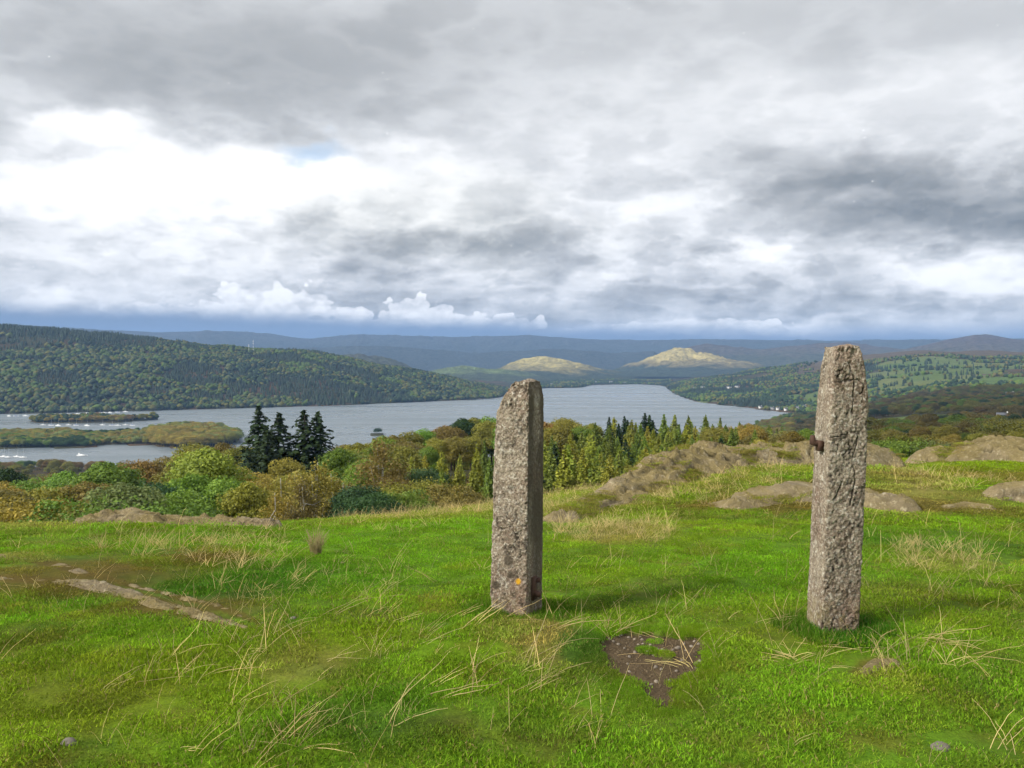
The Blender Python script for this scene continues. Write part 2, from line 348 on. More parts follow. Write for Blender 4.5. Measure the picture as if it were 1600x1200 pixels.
# ------------------------------------------------------------------ materials
def new_mat(name):
    m = bpy.data.materials.new(name); m.use_nodes = True; t = m.node_tree; t.nodes.clear()
    return m, t
def out_mat(t, sh): t.links.new(sh, nn(t, 'ShaderNodeOutputMaterial').inputs[0])
def attr(t, name, typ='GEOMETRY'): return nn(t, 'ShaderNodeAttribute', attribute_name=name, attribute_type=typ)
def bsdf(t, col, rough=.9, spec=.2, normal=None):
    b = nn(t, 'ShaderNodeBsdfPrincipled', ins={'Base Color': col, 'Roughness': rough, 'Specular IOR Level': spec})
    if normal is not None: t.links.new(normal, b.inputs['Normal'])
    return b.outputs[0]
def bump(t, h, strength, dist, normal=None):
    b = nn(t, 'ShaderNodeBump', ins={'Height': h, 'Strength': strength, 'Distance': dist})
    if normal is not None: t.links.new(normal, b.inputs['Normal'])
    return b.outputs[0]
def obj_pos(t): return nn(t, 'ShaderNodeTexCoord').outputs['Object']
def simple(name, c, rough=.7, metal=0., var=.15, sc=3.):
    m, t = new_mat(name); p = obj_pos(t); n = noise(t, p, sc, 5, .6)
    col = mixc(t, n, rgb([x * (1 - var) for x in c]), rgb([min(1, x * (1 + var)) for x in c]))
    b = nn(t, 'ShaderNodeBsdfPrincipled', ins={'Base Color': col, 'Roughness': rough, 'Metallic': metal}); out_mat(t, b.outputs[0]); return m

# ground: colours come per vertex (kinds of sward, painted post shadows, soil, woodland floor), the grain from noise
M_ground, t = new_mat('ground')
p = obj_pos(t); c = attr(t, 'gcol').outputs[0]
n1 = noise(t, p, 9., 6, .65); n2 = noise(t, p, 60., 4, .6); n3 = noise(t, p, .03, 6, .6)
k = mth(t, 'MULTIPLY', mrange(t, n1, .25, .75, .62, 1.25, False), mrange(t, n2, .3, .7, .75, 1.2, False))
k = mth(t, 'MULTIPLY', k, mrange(t, n3, .3, .7, .8, 1.2, False))
cc = vmt(t, 'SCALE', c); t.links.new(k, cc.node.inputs['Scale'])
out_mat(t, bsdf(t, cc, .95, .1, bump(t, mth(t, 'ADD', n1, n2), .6, .02)))

def rock_mat(name, base, pale, moss, mossk, sc=1.):
    m, t = new_mat(name); p = obj_pos(t)
    n1 = noise(t, p, 2.2 * sc, 8, .65, .3); n2 = noise(t, p, 14. * sc, 6, .65); n3 = noise(t, p, 55. * sc, 4, .6); n4 = noise(t, p, 1.1 * sc, 5, .6, .4)
    col = mixc(t, mrange(t, n1, .35, .65), rgb([x * .62 for x in base]), rgb(base))
    col = mixc(t, mrange(t, n2, .52, .68), col, rgb(pale))
    col = mixc(t, mrange(t, n3, .60, .72, 0, .55), col, rgb([x * .35 for x in base]))
    nz = nn(t, 'ShaderNodeSeparateXYZ', ins={0: nn(t, 'ShaderNodeNewGeometry').outputs['Normal']}).outputs[2]
    mk = mth(t, 'MULTIPLY', mrange(t, mth(t, 'MULTIPLY_ADD', n2, .35, n4), .54, .70), mrange(t, nz, .35, .9, 0., mossk))
    mk = mth(t, 'MAXIMUM', mk, attr(t, 'moss').outputs['Fac'], clamp=True)
    mcol = mixc(t, n2, rgb([x * .6 for x in moss]), rgb([x * 1.35 for x in moss]))
    col = mixc(t, mk, col, mcol)
    col = mixc(t, attr(t, 'crev').outputs['Fac'], col, rgb((.035, .028, .018)))
    h = mth(t, 'MULTIPLY_ADD', n2, .7, mth(t, 'MULTIPLY_ADD', n3, .35, n1))
    out_mat(t, bsdf(t, col, .9, .25, bump(t, h, 1., .11 / sc))); return m
M_rock = rock_mat('rock', (.39, .31, .18), (.58, .50, .35), (.24, .185, .042), .55)
M_soil = simple('soil', (.085, .05, .03), .95, 0, .5, 12)
M_iron = simple('rusty_iron', (.085, .045, .03), .85, .3, .5, 30)

# foliage: tint comes from the tree (object colour) or from the scattered instance
def leaf_mat(name, inst, hue=.5):
    m, t = new_mat(name)
    base = attr(t, 'tint', 'INSTANCER').outputs[0] if inst else nn(t, 'ShaderNodeObjectInfo').outputs['Color']
    lv = attr(t, 'lv').outputs['Fac']
    k = mrange(t, lv, 0, 1, .68, 1.38, False)
    h = nn(t, 'ShaderNodeHueSaturation', ins={'Hue': mrange(t, lv, 0, 1, .507, .490, False), 'Saturation': 1., 'Value': k, 'Fac': 1., 'Color': base})
    d_ = nn(t, 'ShaderNodeBsdfPrincipled', ins={'Base Color': h.outputs[0], 'Roughness': .6, 'Specular IOR Level': .25})
    tr = nn(t, 'ShaderNodeBsdfTranslucent', ins={'Color': h.outputs[0]})
    mx = nn(t, 'ShaderNodeMixShader', ins={0: .3, 1: d_.outputs[0], 2: tr.outputs[0]})
    out_mat(t, mx.outputs[0]); return m
M_leaf = leaf_mat('leaf', False); M_leaf_i = leaf_mat('leaf_scattered', True)
M_bark = simple('bark', (.07, .055, .04), .95, 0, .4, 4); M_birch = simple('birch_bark', (.55, .52, .47), .8, 0, .35, 2.5)

# grass blades and dry stems
def blade_mat(name, straw):
    m, t = new_mat(name); base = attr(t, 'tint', 'INSTANCER').outputs[0]; lv = attr(t, 'lv').outputs['Fac']
    k = vmt(t, 'SCALE', base); t.links.new(mrange(t, lv, 0, .93, .6, 1.35, False), k.node.inputs['Scale'])
    col = k if straw else mixc(t, mrange(t, lv, .93, .94), k, rgb((.34, .27, .10)))
    d_ = nn(t, 'ShaderNodeBsdfPrincipled', ins={'Base Color': col, 'Roughness': .7, 'Specular IOR Level': .08})
    tr = nn(t, 'ShaderNodeBsdfTranslucent', ins={'Color': col})
    out_mat(t, nn(t, 'ShaderNodeMixShader', ins={0: .35, 1: d_.outputs[0], 2: tr.outputs[0]}).outputs[0]); return m
M_grass = blade_mat('grass', False); M_straw = blade_mat('dry_grass', True)

# ------------------------------------------------------------------ rock outcrops
ROCKS = []
def outcrop(name, label, ridge, cell=.05, strata=.05, pw=2.2, sink=.10, seed=0, moss_edge=.0, crack=1.0, rise=.0, wk=1.):
    """ridge: (px, py, range or None, half width towards camera, half width away)"""
    P = []
    for px, py, r, wf, wb in ridge:
        q = at_r(px, py, r) if r else ground(px, py) + (0, 0, rise); P.append((q[0], q[1], q[2], wf * wk, wb * wk))
    P = np.array(P); pts = [a[:2] for a in P]; wmax = P[:, 3:].max() * 1.35
    x0, x1, y0, y1 = P[:, 0].min() - wmax, P[:, 0].max() + wmax, P[:, 1].min() - wmax, P[:, 1].max() + wmax
    nx, ny = int((x1 - x0) / cell) + 2, int((y1 - y0) / cell) + 2
    X, Y = np.meshgrid(np.linspace(x0, x1, nx), np.linspace(y0, y1, ny)); x, y = X.ravel(), Y.ravel()
    wx = x + .22 * wmax * .4 * fbm2(x, y, .8, 4, seed + 3); wy = y + .22 * wmax * .4 * fbm2(x, y, .8, 4, seed + 4)
    dd, par, side = seg_dist(wx, wy, pts); idx = np.arange(len(P))
    zt, wf, wb = (np.interp(par, idx, P[:, k]) for k in (2, 3, 4))
    w = np.where(side < 0, wf, wb); g = H(x, y)
    pr = 1 - (dd / w) ** pw
    # rough strata: terraces that follow the ridge plus fractal lumps
    L = fbm2(x, y, 1.3, 6, seed + 7, .58); L = L - .5 * np.abs(fbm2(x, y * 1.8, 2.2, 4, seed + 8)); fine = fbm2(x, y * 1.6, 7., 4, seed + 9, .6)
    ter = dd * 3.2 + 1.1 * fbm2(x, y, .7, 3, seed + 11); ter = ter - np.floor(ter); ter = smooth(0, .8, ter) - ter
    d1, d2 = worley(np.stack([x * .75 + .3 * L, y * 1.6 + .3 * L, x * 0], 1), 1.0, seed + 13); e = d2 - d1
    cr = smooth(.07, .0, e) * crack * smooth(-.2, .25, fbm2(x, y, .9, 2, seed + 15))
    m = np.clip(pr, 0, 1) ** .5
    hz = g - sink + np.maximum(pr, -.6) * (np.maximum(zt - g, .0) + sink) + m * (strata * (1.5 * L + .6 * fine + 1.3 * ter)) - m * cr * .07
    bed = (hz + .16 * x - .10 * y) / (strata * .9) + .9 * fbm2(x, y, 1.0, 3, seed + 21); fl = np.floor(bed); stp = fl + smooth(.62, .98, bed - fl) - bed
    hz = hz + m * strata * .75 * stp * smooth(-.35, .15, fbm2(x, y, .8, 2, seed + 23))
    keep = (pr > -.55).reshape(ny, nx); Q = grid_quads(ny, nx)
    kq = keep.ravel()[Q].all(1); Q = Q[kq]; used = np.unique(Q); mp = -np.ones(len(x), int); mp[used] = np.arange(len(used))
    V = np.stack([x, y, hz], 1)[used]
    moss = moss_edge * smooth(.55, .1, pr) * smooth(-.3, .3, fbm2(x, y, 3., 3, seed + 17))
    o = link(name, new_mesh(name, V, mp[Q], None, M_rock, {'moss': moss[used], 'crev': np.clip(cr * .75, 0, 1)[used]}, True), None, label, 'rock')
    ROCKS.append((pts, wf.max(), P[:, 3].max(), x0, x1, y0, y1)); o['_r'] = 0; del o['_r']
    return lambda X_, Y_: _rk(X_, Y_, pts, P, wmax, seed, pw, sink)
def _rk(x, y, pts, P, wmax, seed, pw, sink):
    wx = x + .22 * wmax * .4 * fbm2(x, y, .8, 4, seed + 3); wy = y + .22 * wmax * .4 * fbm2(x, y, .8, 4, seed + 4)
    dd, par, side = seg_dist(wx, wy, pts); idx = np.arange(len(P)); zt, wf, wb = (np.interp(par, idx, P[:, k]) for k in (2, 3, 4))
    g = H(x, y); pr = 1 - (dd / np.where(side < 0, wf, wb)) ** pw
    return -sink + pr * (np.maximum(zt - g, 0) + sink), dd        # height of rock above turf, distance to ridge
RK = []
RK.append(outcrop('rock_outcrop', 'long mossy grey rock ramp rising to a hump behind the gap between the posts',
    [(868, 800, 11.3, .28, .28), (930, 772, 12.9, .5, .5), (1000, 735, 14.6, .8, .8), (1062, 701, 16.2, 1.1, 1.1), (1095, 692, 16.8, 1.25, 1.2), (1150, 695, 17.3, 1.2, 1.2), (1215, 694, 17.6, 1.0, 1.2), (1285, 690, 18., .8, 1.2)],
    .035, .13, 2.0, .12, 1))
RK.append(outcrop('rock_outcrop', 'low flat grey rock slab lying in the grass directly behind the taller stone post',
    [(1105, 790, None, .15, .2), (1150, 776, 12.3, .3, .4), (1200, 763, 12.8, .45, .5), (1262, 754, 13.2, .6, .5), (1350, 763, 13., .55, .5), (1410, 778, 12.6, .3, .3)], .04, .06, 2.4, .07, 30, .6))
RK.append(outcrop('rock_outcrop', 'rounded lichen covered boulder hump on the skyline right of the taller post',
    [(1508, 706, 20., .35, .5), (1525, 690, 20.3, .8, .8), (1560, 683, 20.6, 1.0, 1.), (1600, 687, 20.8, 1.0, 1.), (1660, 692, 21, .9, .9)], .05, .08, 2.8, .10, 50, .2))
RK.append(outcrop('rock_outcrop', 'small broken brownish rock knoll beside the rounded boulder hump on the skyline',
    [(1440, 703, 20.4, .35, .4), (1468, 696, 20.6, .5, .5), (1490, 698, 20.8, .4, .4)], .04, .07, 2., .1, 70, .5))
RK.append(outcrop('rock_outcrop', 'small weathered rock poking out of the grass below the rounded boulder hump',
    [(1398, 750, 14.6, .16, .25), (1418, 745, 14.8, .25, .3), (1436, 749, 14.9, .2, .25)], .025, .05, 2., .06, 90, .6))
RK.append(outcrop('rock_outcrop', 'grassy pale rock lump showing just behind the top third of the taller post',
    [(1348, 694, 19., .5, .5), (1362, 693, 19.2, .5, .6), (1385, 701, 19.4, .4, .5)], .05, .08, 2., .1, 110, .8))
RK.append(outcrop('rock_outcrop', 'thin bare rock streak with reddish moss in the grass right of the taller post',
    [(1478, 793, None, .10, .1), (1510, 790, None, .16, .16), (1545, 794, None, .12, .12)], .025, .03, 2., .04, 130, .8, rise=.03))
RK.append(outcrop('rock_outcrop', 'half buried tan rock ledge in the grass below the skyline boulder hump',
    [(1560, 757, 14., .2, .25), (1590, 751, 14.2, .35, .3), (1640, 749, 14.3, .35, .3)], .035, .05, 2., .06, 150, .5))
RK.append(outcrop('rock_outcrop', 'broken rocky ledge with a dark undercut end before the wood with the spruces',
    [(140, 800, 15.2, .3, .4), (165, 797, 15.4, .4, .4), (230, 805, 15., .5, .5), (290, 806, 15., .55, .5), (350, 806, 14.8, .6, .5), (395, 809, 14.6, .5, .4), (418, 813, 14.5, .3, .3)], .04, .10, 2.2, .08, 170, .4))
RK.append(outcrop('rock_outcrop', 'narrow grey rock streak sloping through the turf with tall dry stems before it',
    [(-60, 905, None, .12, .18), (40, 908, None, .14, .16), (130, 914, None, .15, .15), (200, 930, None, .12, .2), (250, 948, None, .12, .18), (320, 966, None, .09, .14), (385, 981, None, .05, .06)], .018, .03, 5, .04, 190, .15, .35, rise=.02, wk=.62))
RK.append(outcrop('rock_outcrop', 'thin dark mossy rock seam running above the grey rock streak in the turf',
    [(-40, 868, None, .08, .1), (80, 882, None, .1, .1), (130, 897, None, .09, .1), (200, 913, None, .05, .06), (330, 945, None, .06, .07), (365, 958, None, .05, .06), (412, 976, None, .04, .04)], .018, .03, 5, .04, 210, .6, .5, rise=.012, wk=.7))
RK.append(outcrop('rock_outcrop', 'small pale stone showing in the cropped grass before the taller post',
    [(1352, 1052, None, .05, .05), (1372, 1037, None, .06, .06), (1398, 1036, None, .05, .05)], .015, .012, 2., .02, 230, .4, rise=.02))
def rock_h(x, y):
    hh = np.full(len(x), -1.); nd = np.full(len(x), 99.)
    for f_ in RK:
        a, b = f_(x, y); hh = np.maximum(hh, a); nd = np.minimum(nd, np.where(a > -.5, b, 99.))
    return hh

# ------------------------------------------------------------------ what grows where
def worley2(x, y, sc, s):
    X, Y = x * sc, y * sc; I, J = np.floor(X).astype(np.int64), np.floor(Y).astype(np.int64); d1 = np.full(len(x), 9.); d2 = d1.copy(); idv = np.zeros(len(x)); o = np.zeros_like(I)
    for a in (-1, 0, 1):
        for b in (-1, 0, 1):
            i, j = I + a, J + b; qx, qy = i + _h(i, j, o, s), j + _h(i, j, o, s + 1); dd = np.hypot(X - qx, Y - qy); m = dd < d1
            d2 = np.where(m, d1, np.minimum(d2, dd)); idv = np.where(m, _h(i, j, o, s + 2), idv); d1 = np.where(m, dd, d1)
    return d1, d2, idv
def pasture(x, y):
    """1 on fields, 0 under trees (far ground); also a per-field random number and distance to the hedge"""
    r = np.hypot(x, y); a = np.arctan2(x, y); p = CX + F * np.tan(np.clip(a, -.8, .8))
    wx = x + 40 * fbm2(x, y, .006, 3, 61); wy = y + 40 * fbm2(x, y, .006, 3, 62)
    d1, d2, idv = worley2(wx, wy, 1 / 190., 64)
    pr = smooth(1290, 1400, p) * smooth(2250, 2600, r) * smooth(4800, 4000, r) * .66
    pr = np.maximum(pr, smooth(1180, 1300, p) * smooth(2600, 3000, r) * smooth(4400, 3800, r) * .28)
    pr = np.maximum(pr, (p > 1120) * smooth(450, 700, r) * smooth(2200, 1800, r) * .17)
    pr = np.maximum(pr, smooth(1180, 1150, p) * smooth(3000, 3100, r) * smooth(3400, 3300, r) * (p > 1090) * .6)
    heath = smooth(4150, 4700, r + 300 * fbm2(x, y, .003, 3, 66)) * smooth(1150, 1300, p)
    f = (idv < pr).astype(float)
    f = np.maximum(f, ((np.abs(p - 260) < 16) & (np.abs(y - 3660) < 60)))
    f = np.maximum(f, ((np.abs(p - 1180) < 22) & (np.abs(r - 1130) < 110)))
    f = np.maximum(f, ((np.abs(p - 112) < 18) & (np.abs(r - 1120) < 70)) | ((np.abs(p - 2) < 12) & (np.abs(r - 1000) < 60)))
    return f, idv, (d2 - d1) * 190, heath
C_lush = np.array((.172, .37, .014)); C_yel = np.array((.235, .345, .012)); C_dark = np.array((.055, .19, .012))
C_straw = np.array((.42, .33, .10)); C_moss = np.array((.19, .135, .028)); C_soil = np.array((.105, .075, .042))
def lerp(a, b, t): return a + (b - a) * t[:, None]
ZONES = []   # px, py, half width px, half height px (as seen), kind, strength
for px, py, a, b, kind, st in [
    (310, 872, 95, 13, 'moss', .9), (160, 905, 230, 22, 'moss', .85), (300, 945, 170, 20, 'moss', .9), (60, 890, 150, 14, 'moss', .8), (60, 825, 110, 26, 'straw', .55), (260, 815, 150, 14, 'moss', .6),
    (850, 990, 75, 32, 'straw', .75), (560, 1000, 110, 30, 'yel', .9), (180, 1060, 330, 80, 'yel', .7), (470, 1040, 80, 30, 'straw', .35),
    (960, 770, 90, 30, 'straw', .7), (900, 752, 70, 12, 'straw', .85), (1090, 770, 90, 22, 'yel', .8), (1180, 788, 150, 14, 'moss', .8), (1360, 785, 90, 12, 'moss', .6),
    (1500, 714, 120, 8, 'moss', .6), (1270, 722, 90, 16, 'yel', .8), (1420, 750, 50, 14, 'straw', .55), (1520, 795, 70, 14, 'moss', .7), (1500, 770, 130, 16, 'straw', .35), (1560, 750, 70, 14, 'moss', .7),
    (980, 830, 90, 12, 'straw', .55), (1480, 878, 80, 18, 'straw', .4), (1390, 1060, 60, 22, 'yel', .9), (600, 965, 30, 6, 'moss', .8), (620, 790, 160, 10, 'straw', .5), (1060, 1040, 60, 50, 'yel', .7),
    (420, 905, 210, 32, 'dark', .8), (640, 840, 190, 26, 'lush', .7), (1190, 880, 120, 50, 'lush', .7), (1340, 990, 60, 26, 'dark', .9), (1460, 840, 150, 26, 'dark', .5), (560, 1110, 130, 50, 'dark', .5), (900, 1000, 40, 24, 'dark', .8)]:  # dark zones right of both post feet paint the posts' shadows into the sward
    g0 = ground(px, py); gl = ground(px - a, py); gu = ground(px, py - b); gd = ground(px, min(py + b, 1190))
    ZONES.append((g0[0], g0[1], abs(g0[0] - gl[0]), max(np.hypot(*(gu - gd)[:2]) * .5 if np.hypot(*gu[:2]) < 30 else np.hypot(*(g0 - gd)[:2]), .12), kind, st))
def sward(x, y):
    n = fbm2(x, y, .55, 4, 71); n2 = fbm2(x, y, 2.2, 4, 73); n3 = fbm2(x, y, 7., 3, 75)
    c = np.tile(C_lush, (len(x), 1))
    c = lerp(c, C_yel, smooth(-.05, .55, n + .5 * n2) * .55)
    c = lerp(c, C_dark, smooth(.05, .55, -n2 + .4 * n3) * .65)
    c = lerp(c, C_moss * 1.25, smooth(.22, .60, n3 + .6 * n2) * .55); c = lerp(c, C_yel, smooth(.15, .6, fbm2(x, y, 13., 2, 74)) * .4)
    rough = np.zeros(len(x))
    for zx, zy, a, b, kind, st in ZONES:
        th = math.atan2(zx, zy)         # the zones lie square to the line of sight
        dx, dy = x - zx, y - zy; u = dx * math.cos(th) - dy * math.sin(th); v = dx * math.sin(th) + dy * math.cos(th)
        q = np.sqrt((u / a) ** 2 + (v / b) ** 2) + .35 * n2 + .25 * n3
        m = smooth(1.25, .45, q) * st
        c = lerp(c, {'moss': C_moss, 'straw': C_straw, 'yel': C_yel, 'dark': C_dark, 'lush': C_lush}[kind], m)
        if kind in ('moss',): rough = np.maximum(rough, m)
    return c, rough
def ground_colour(x, y):
    r = np.hypot(x, y); c = np.zeros((len(x), 3)); nr_ = r < 60
    if nr_.any():
        c0, _ = sward(x[nr_], y[nr_]); rh = rock_h(x[nr_], y[nr_]); c0 = lerp(c0, C_moss, smooth(-.16, .0, rh) * .8)
        c[nr_] = lerp(c0 * .62, C_soil, dirt_mask(x[nr_], y[nr_]))
    fr = ~nr_
    if fr.any():
        X, Y = x[fr], y[fr]; f, idv, e, heath = pasture(X, Y)
        wood = np.tile((.045, .045, .018), (len(X), 1)); wood = lerp(wood, np.array((.10, .06, .03)), smooth(-.2, .5, fbm2(X, Y, .01, 3, 81)))
        past = lerp(np.tile((.085, .135, .032), (len(X), 1)), np.array((.14, .155, .045)), idv * 1.6 % 1)
        c[fr] = lerp(lerp(wood, np.array((.10, .075, .045)), heath), np.array((1., 1, 1)), f * 0) * (1 - f[:, None]) + past * f[:, None]
    return c
DM = dirt_mask(gx, gy)
Z = (z - .025 * DM).reshape(NR, NA)
gc = ground_colour(gx, gy)
V = np.stack([gx, gy, Z.ravel()], 1); Q = grid_quads(NR, NA, True)[:, ::-1]
# close the middle under the camera
V = np.vstack([V, [[0, 0, Z[0].mean()]]]); T = np.stack([np.arange(NA), (np.arange(NA) + 1) % NA, np.full(NA, len(V) - 1)], 1)[:, ::-1]
gc = np.vstack([gc, gc[:1]])
link('ground', new_mesh('ground', V, Q, T[:, ::-1], M_ground, {'gcol': np.hstack([gc, np.ones((len(gc), 1))])}, True), kind='structure')

# ------------------------------------------------------------------ lake
M_water, t = new_mat('lake_water'); p = obj_pos(t)
wv = noise(t, vmt(t, 'MULTIPLY', p, (.10, .22, 1.)), 1., 5, .6); wl = noise(t, vmt(t, 'MULTIPLY', p, (.0012, .006, 1.)), 1., 4, .55)
b = nn(t, 'ShaderNodeBsdfPrincipled', ins={'Base Color': rgb((.17, .20, .215)), 'Roughness': mrange(t, wl, .38, .62, .18, .48, False), 'IOR': 1.33})
t.links.new(bump(t, wv, .8, 1.6), b.inputs['Normal']); out_mat(t, b.outputs[0])
a_ = np.linspace(0, 2 * math.pi, 64, endpoint=False)
link('lake', new_mesh('lake', [(7800 * math.sin(q), 7800 * math.cos(q), LAKE) for q in a_], None, None, M_water), kind='structure')
me = bpy.data.meshes.new('lake'); me.from_pydata([(7800 * math.sin(q), 7800 * math.cos(q), LAKE) for q in a_[::-1]], [], [list(range(64))]); me.materials.append(M_water)
bpy.data.objects['lake'].data = me

# ------------------------------------------------------------------ far fells
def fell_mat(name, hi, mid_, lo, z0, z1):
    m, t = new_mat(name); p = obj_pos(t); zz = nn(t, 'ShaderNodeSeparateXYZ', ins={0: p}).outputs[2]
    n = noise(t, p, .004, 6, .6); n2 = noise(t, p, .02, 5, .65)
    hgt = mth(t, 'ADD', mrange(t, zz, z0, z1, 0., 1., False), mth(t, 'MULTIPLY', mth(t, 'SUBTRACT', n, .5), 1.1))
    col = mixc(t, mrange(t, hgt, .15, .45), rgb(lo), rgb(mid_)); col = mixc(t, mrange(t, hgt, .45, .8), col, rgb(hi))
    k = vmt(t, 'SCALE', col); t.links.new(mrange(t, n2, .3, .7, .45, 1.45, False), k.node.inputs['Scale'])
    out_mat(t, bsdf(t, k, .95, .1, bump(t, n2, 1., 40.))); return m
def fell(name, ridge, r, front, back, zb, mat, relief=.10, seed=0):
    P = np.array(ridge, float); px = np.arange(P[0, 0], P[-1, 0] + 1, 3.); py = np.interp(px, P[:, 0], P[:, 1])
    py = np.convolve(np.pad(py, 3, mode='edge'), np.ones(7) / 7, 'valid')
    a = np.arctan((px - CX) / F); zr = np.array([zpy(q, r, p_) for q, p_ in zip(py, px)])
    tt = np.concatenate([np.linspace(0, 1, 34), np.linspace(1.06, 2, 12)])
    R = np.where(tt <= 1, r - front * (1 - tt), r + back * (tt - 1))
    prof = np.where(tt <= 1, tt * .55 + .45 * tt ** 2 * (3 - 2 * tt), np.cos((tt - 1) * math.pi / 2) ** 1.2)
    X = R[:, None] * np.sin(a); Y = R[:, None] * np.cos(a); x, y = X.ravel(), Y.ravel()
    hgt = (zr - zb)[None] * prof[:, None]
    n = (1 - np.abs(fbm2(x, y, 1 / 700., 6, seed, .6)) * 2.6).reshape(X.shape)
    edge = np.minimum(1, np.minimum(np.arange(len(px)), np.arange(len(px))[::-1]) / 6.)[None]
    Zz = zb + hgt * edge ** .5 * (1 + (2. if r < 9000 else .7) * relief * (n - .6) * np.clip(1.15 - np.abs(tt - 1), .2, 1)[:, None] * np.where(np.abs(tt - 1) < .04, .25, 1.6)[:, None])
    Zz += fbm2(x, y, 1 / 160., 4, seed + 9, .6).reshape(X.shape) * (18 if r < 9000 else 6) * np.clip(hgt / 80, 0, 1)
    link(name, new_mesh(name, np.stack([x, y, Zz.ravel()], 1), grid_quads(len(tt), len(px))[:, ::-1], None, mat, None, True), kind='structure')
M_f_tan = fell_mat('fell_grass', (.45, .37, .13), (.25, .21, .075), (.045, .06, .03), -125, 35)  # tan bracken tops, brightened so the colour carries the sun patch
M_f_tan2 = fell_mat('fell_grass_high_sunlit', (.47, .38, .14), (.22, .18, .075), (.045, .06, .035), -85, 75)  # sunlit upper slope painted into the tan grass colour here too
M_f_blue = fell_mat('mountain_heath', (.075, .08, .075), (.06, .07, .06), (.05, .06, .05), -100, 500)
M_f_heath = fell_mat('fell_heath', (.10, .08, .07), (.10, .085, .06), (.07, .075, .04), 0, 260)
M_f_green = fell_mat('low_hill_pasture', (.17, .20, .07), (.13, .17, .06), (.06, .075, .04), -130, 20)
fell('mountain_range', [(-900, 508), (-400, 510), (0, 512), (60, 509), (130, 514), (250, 519), (330, 517), (420, 521), (480, 530), (560, 522), (700, 527), (830, 524), (900, 529), (1000, 532), (1100, 530), (1300, 532), (1500, 530), (1700, 528), (2500, 530)], 13500, 2200, 3000, -100, M_f_blue, .10, 3)
fell('mountain_spur', [(380, 560), (430, 549), (500, 543), (560, 540), (650, 544), (740, 552), (800, 548), (880, 545), (960, 552), (1040, 548)], 10500, 1500, 1500, -110, M_f_blue, .12, 5)
fell('fell_ridge', [(1000, 570), (1040, 553), (1080, 541), (1100, 538), (1130, 541), (1180, 546), (1230, 541), (1300, 537), (1330, 535), (1360, 540), (1450, 552)], 9600, 1500, 1500, -110, M_f_heath, .14, 7)
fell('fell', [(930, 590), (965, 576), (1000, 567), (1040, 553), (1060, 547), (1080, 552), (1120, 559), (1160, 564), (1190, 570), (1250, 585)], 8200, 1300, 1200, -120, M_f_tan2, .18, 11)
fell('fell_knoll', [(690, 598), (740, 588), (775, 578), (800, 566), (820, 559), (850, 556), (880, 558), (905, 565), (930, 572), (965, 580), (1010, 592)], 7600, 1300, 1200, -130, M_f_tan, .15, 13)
fell('high_fell', [(1330, 556), (1380, 552), (1440, 540), (1480, 530), (1530, 523), (1560, 527), (1600, 532), (1700, 528), (1900, 530), (2400, 540)], 9100, 1700, 1500, -110, M_f_heath, .12, 17)
fell('low_hill', [(640, 592), (690, 577), (740, 574), (790, 577), (830, 585), (880, 596)], 6400, 900, 900, -135, M_f_green, .12, 19)
fell('low_hill', [(440, 575), (500, 557), (540, 553), (575, 556), (620, 566), (660, 578)], 6300, 900, 900, -135, M_f_heath, .12, 23)

# ------------------------------------------------------------------ haze
M_haze = bpy.data.materials.new('haze'); M_haze.use_nodes = True; t = M_haze.node_tree; t.nodes.clear()
hv = nn(t, 'ShaderNodeVolumePrincipled', ins={'Color': rgb((.34, .58, 1.)), 'Density': 5.2e-5, 'Anisotropy': .0})
t.links.new(hv.outputs[0], nn(t, 'ShaderNodeOutputMaterial').inputs['Volume'])
hb = MB().box((0, 0, 260.), (18500, 18500, 440)); link('haze', hb.mesh('haze', M_haze), kind='stuff', label='pale blue air between the hill and the far mountains')

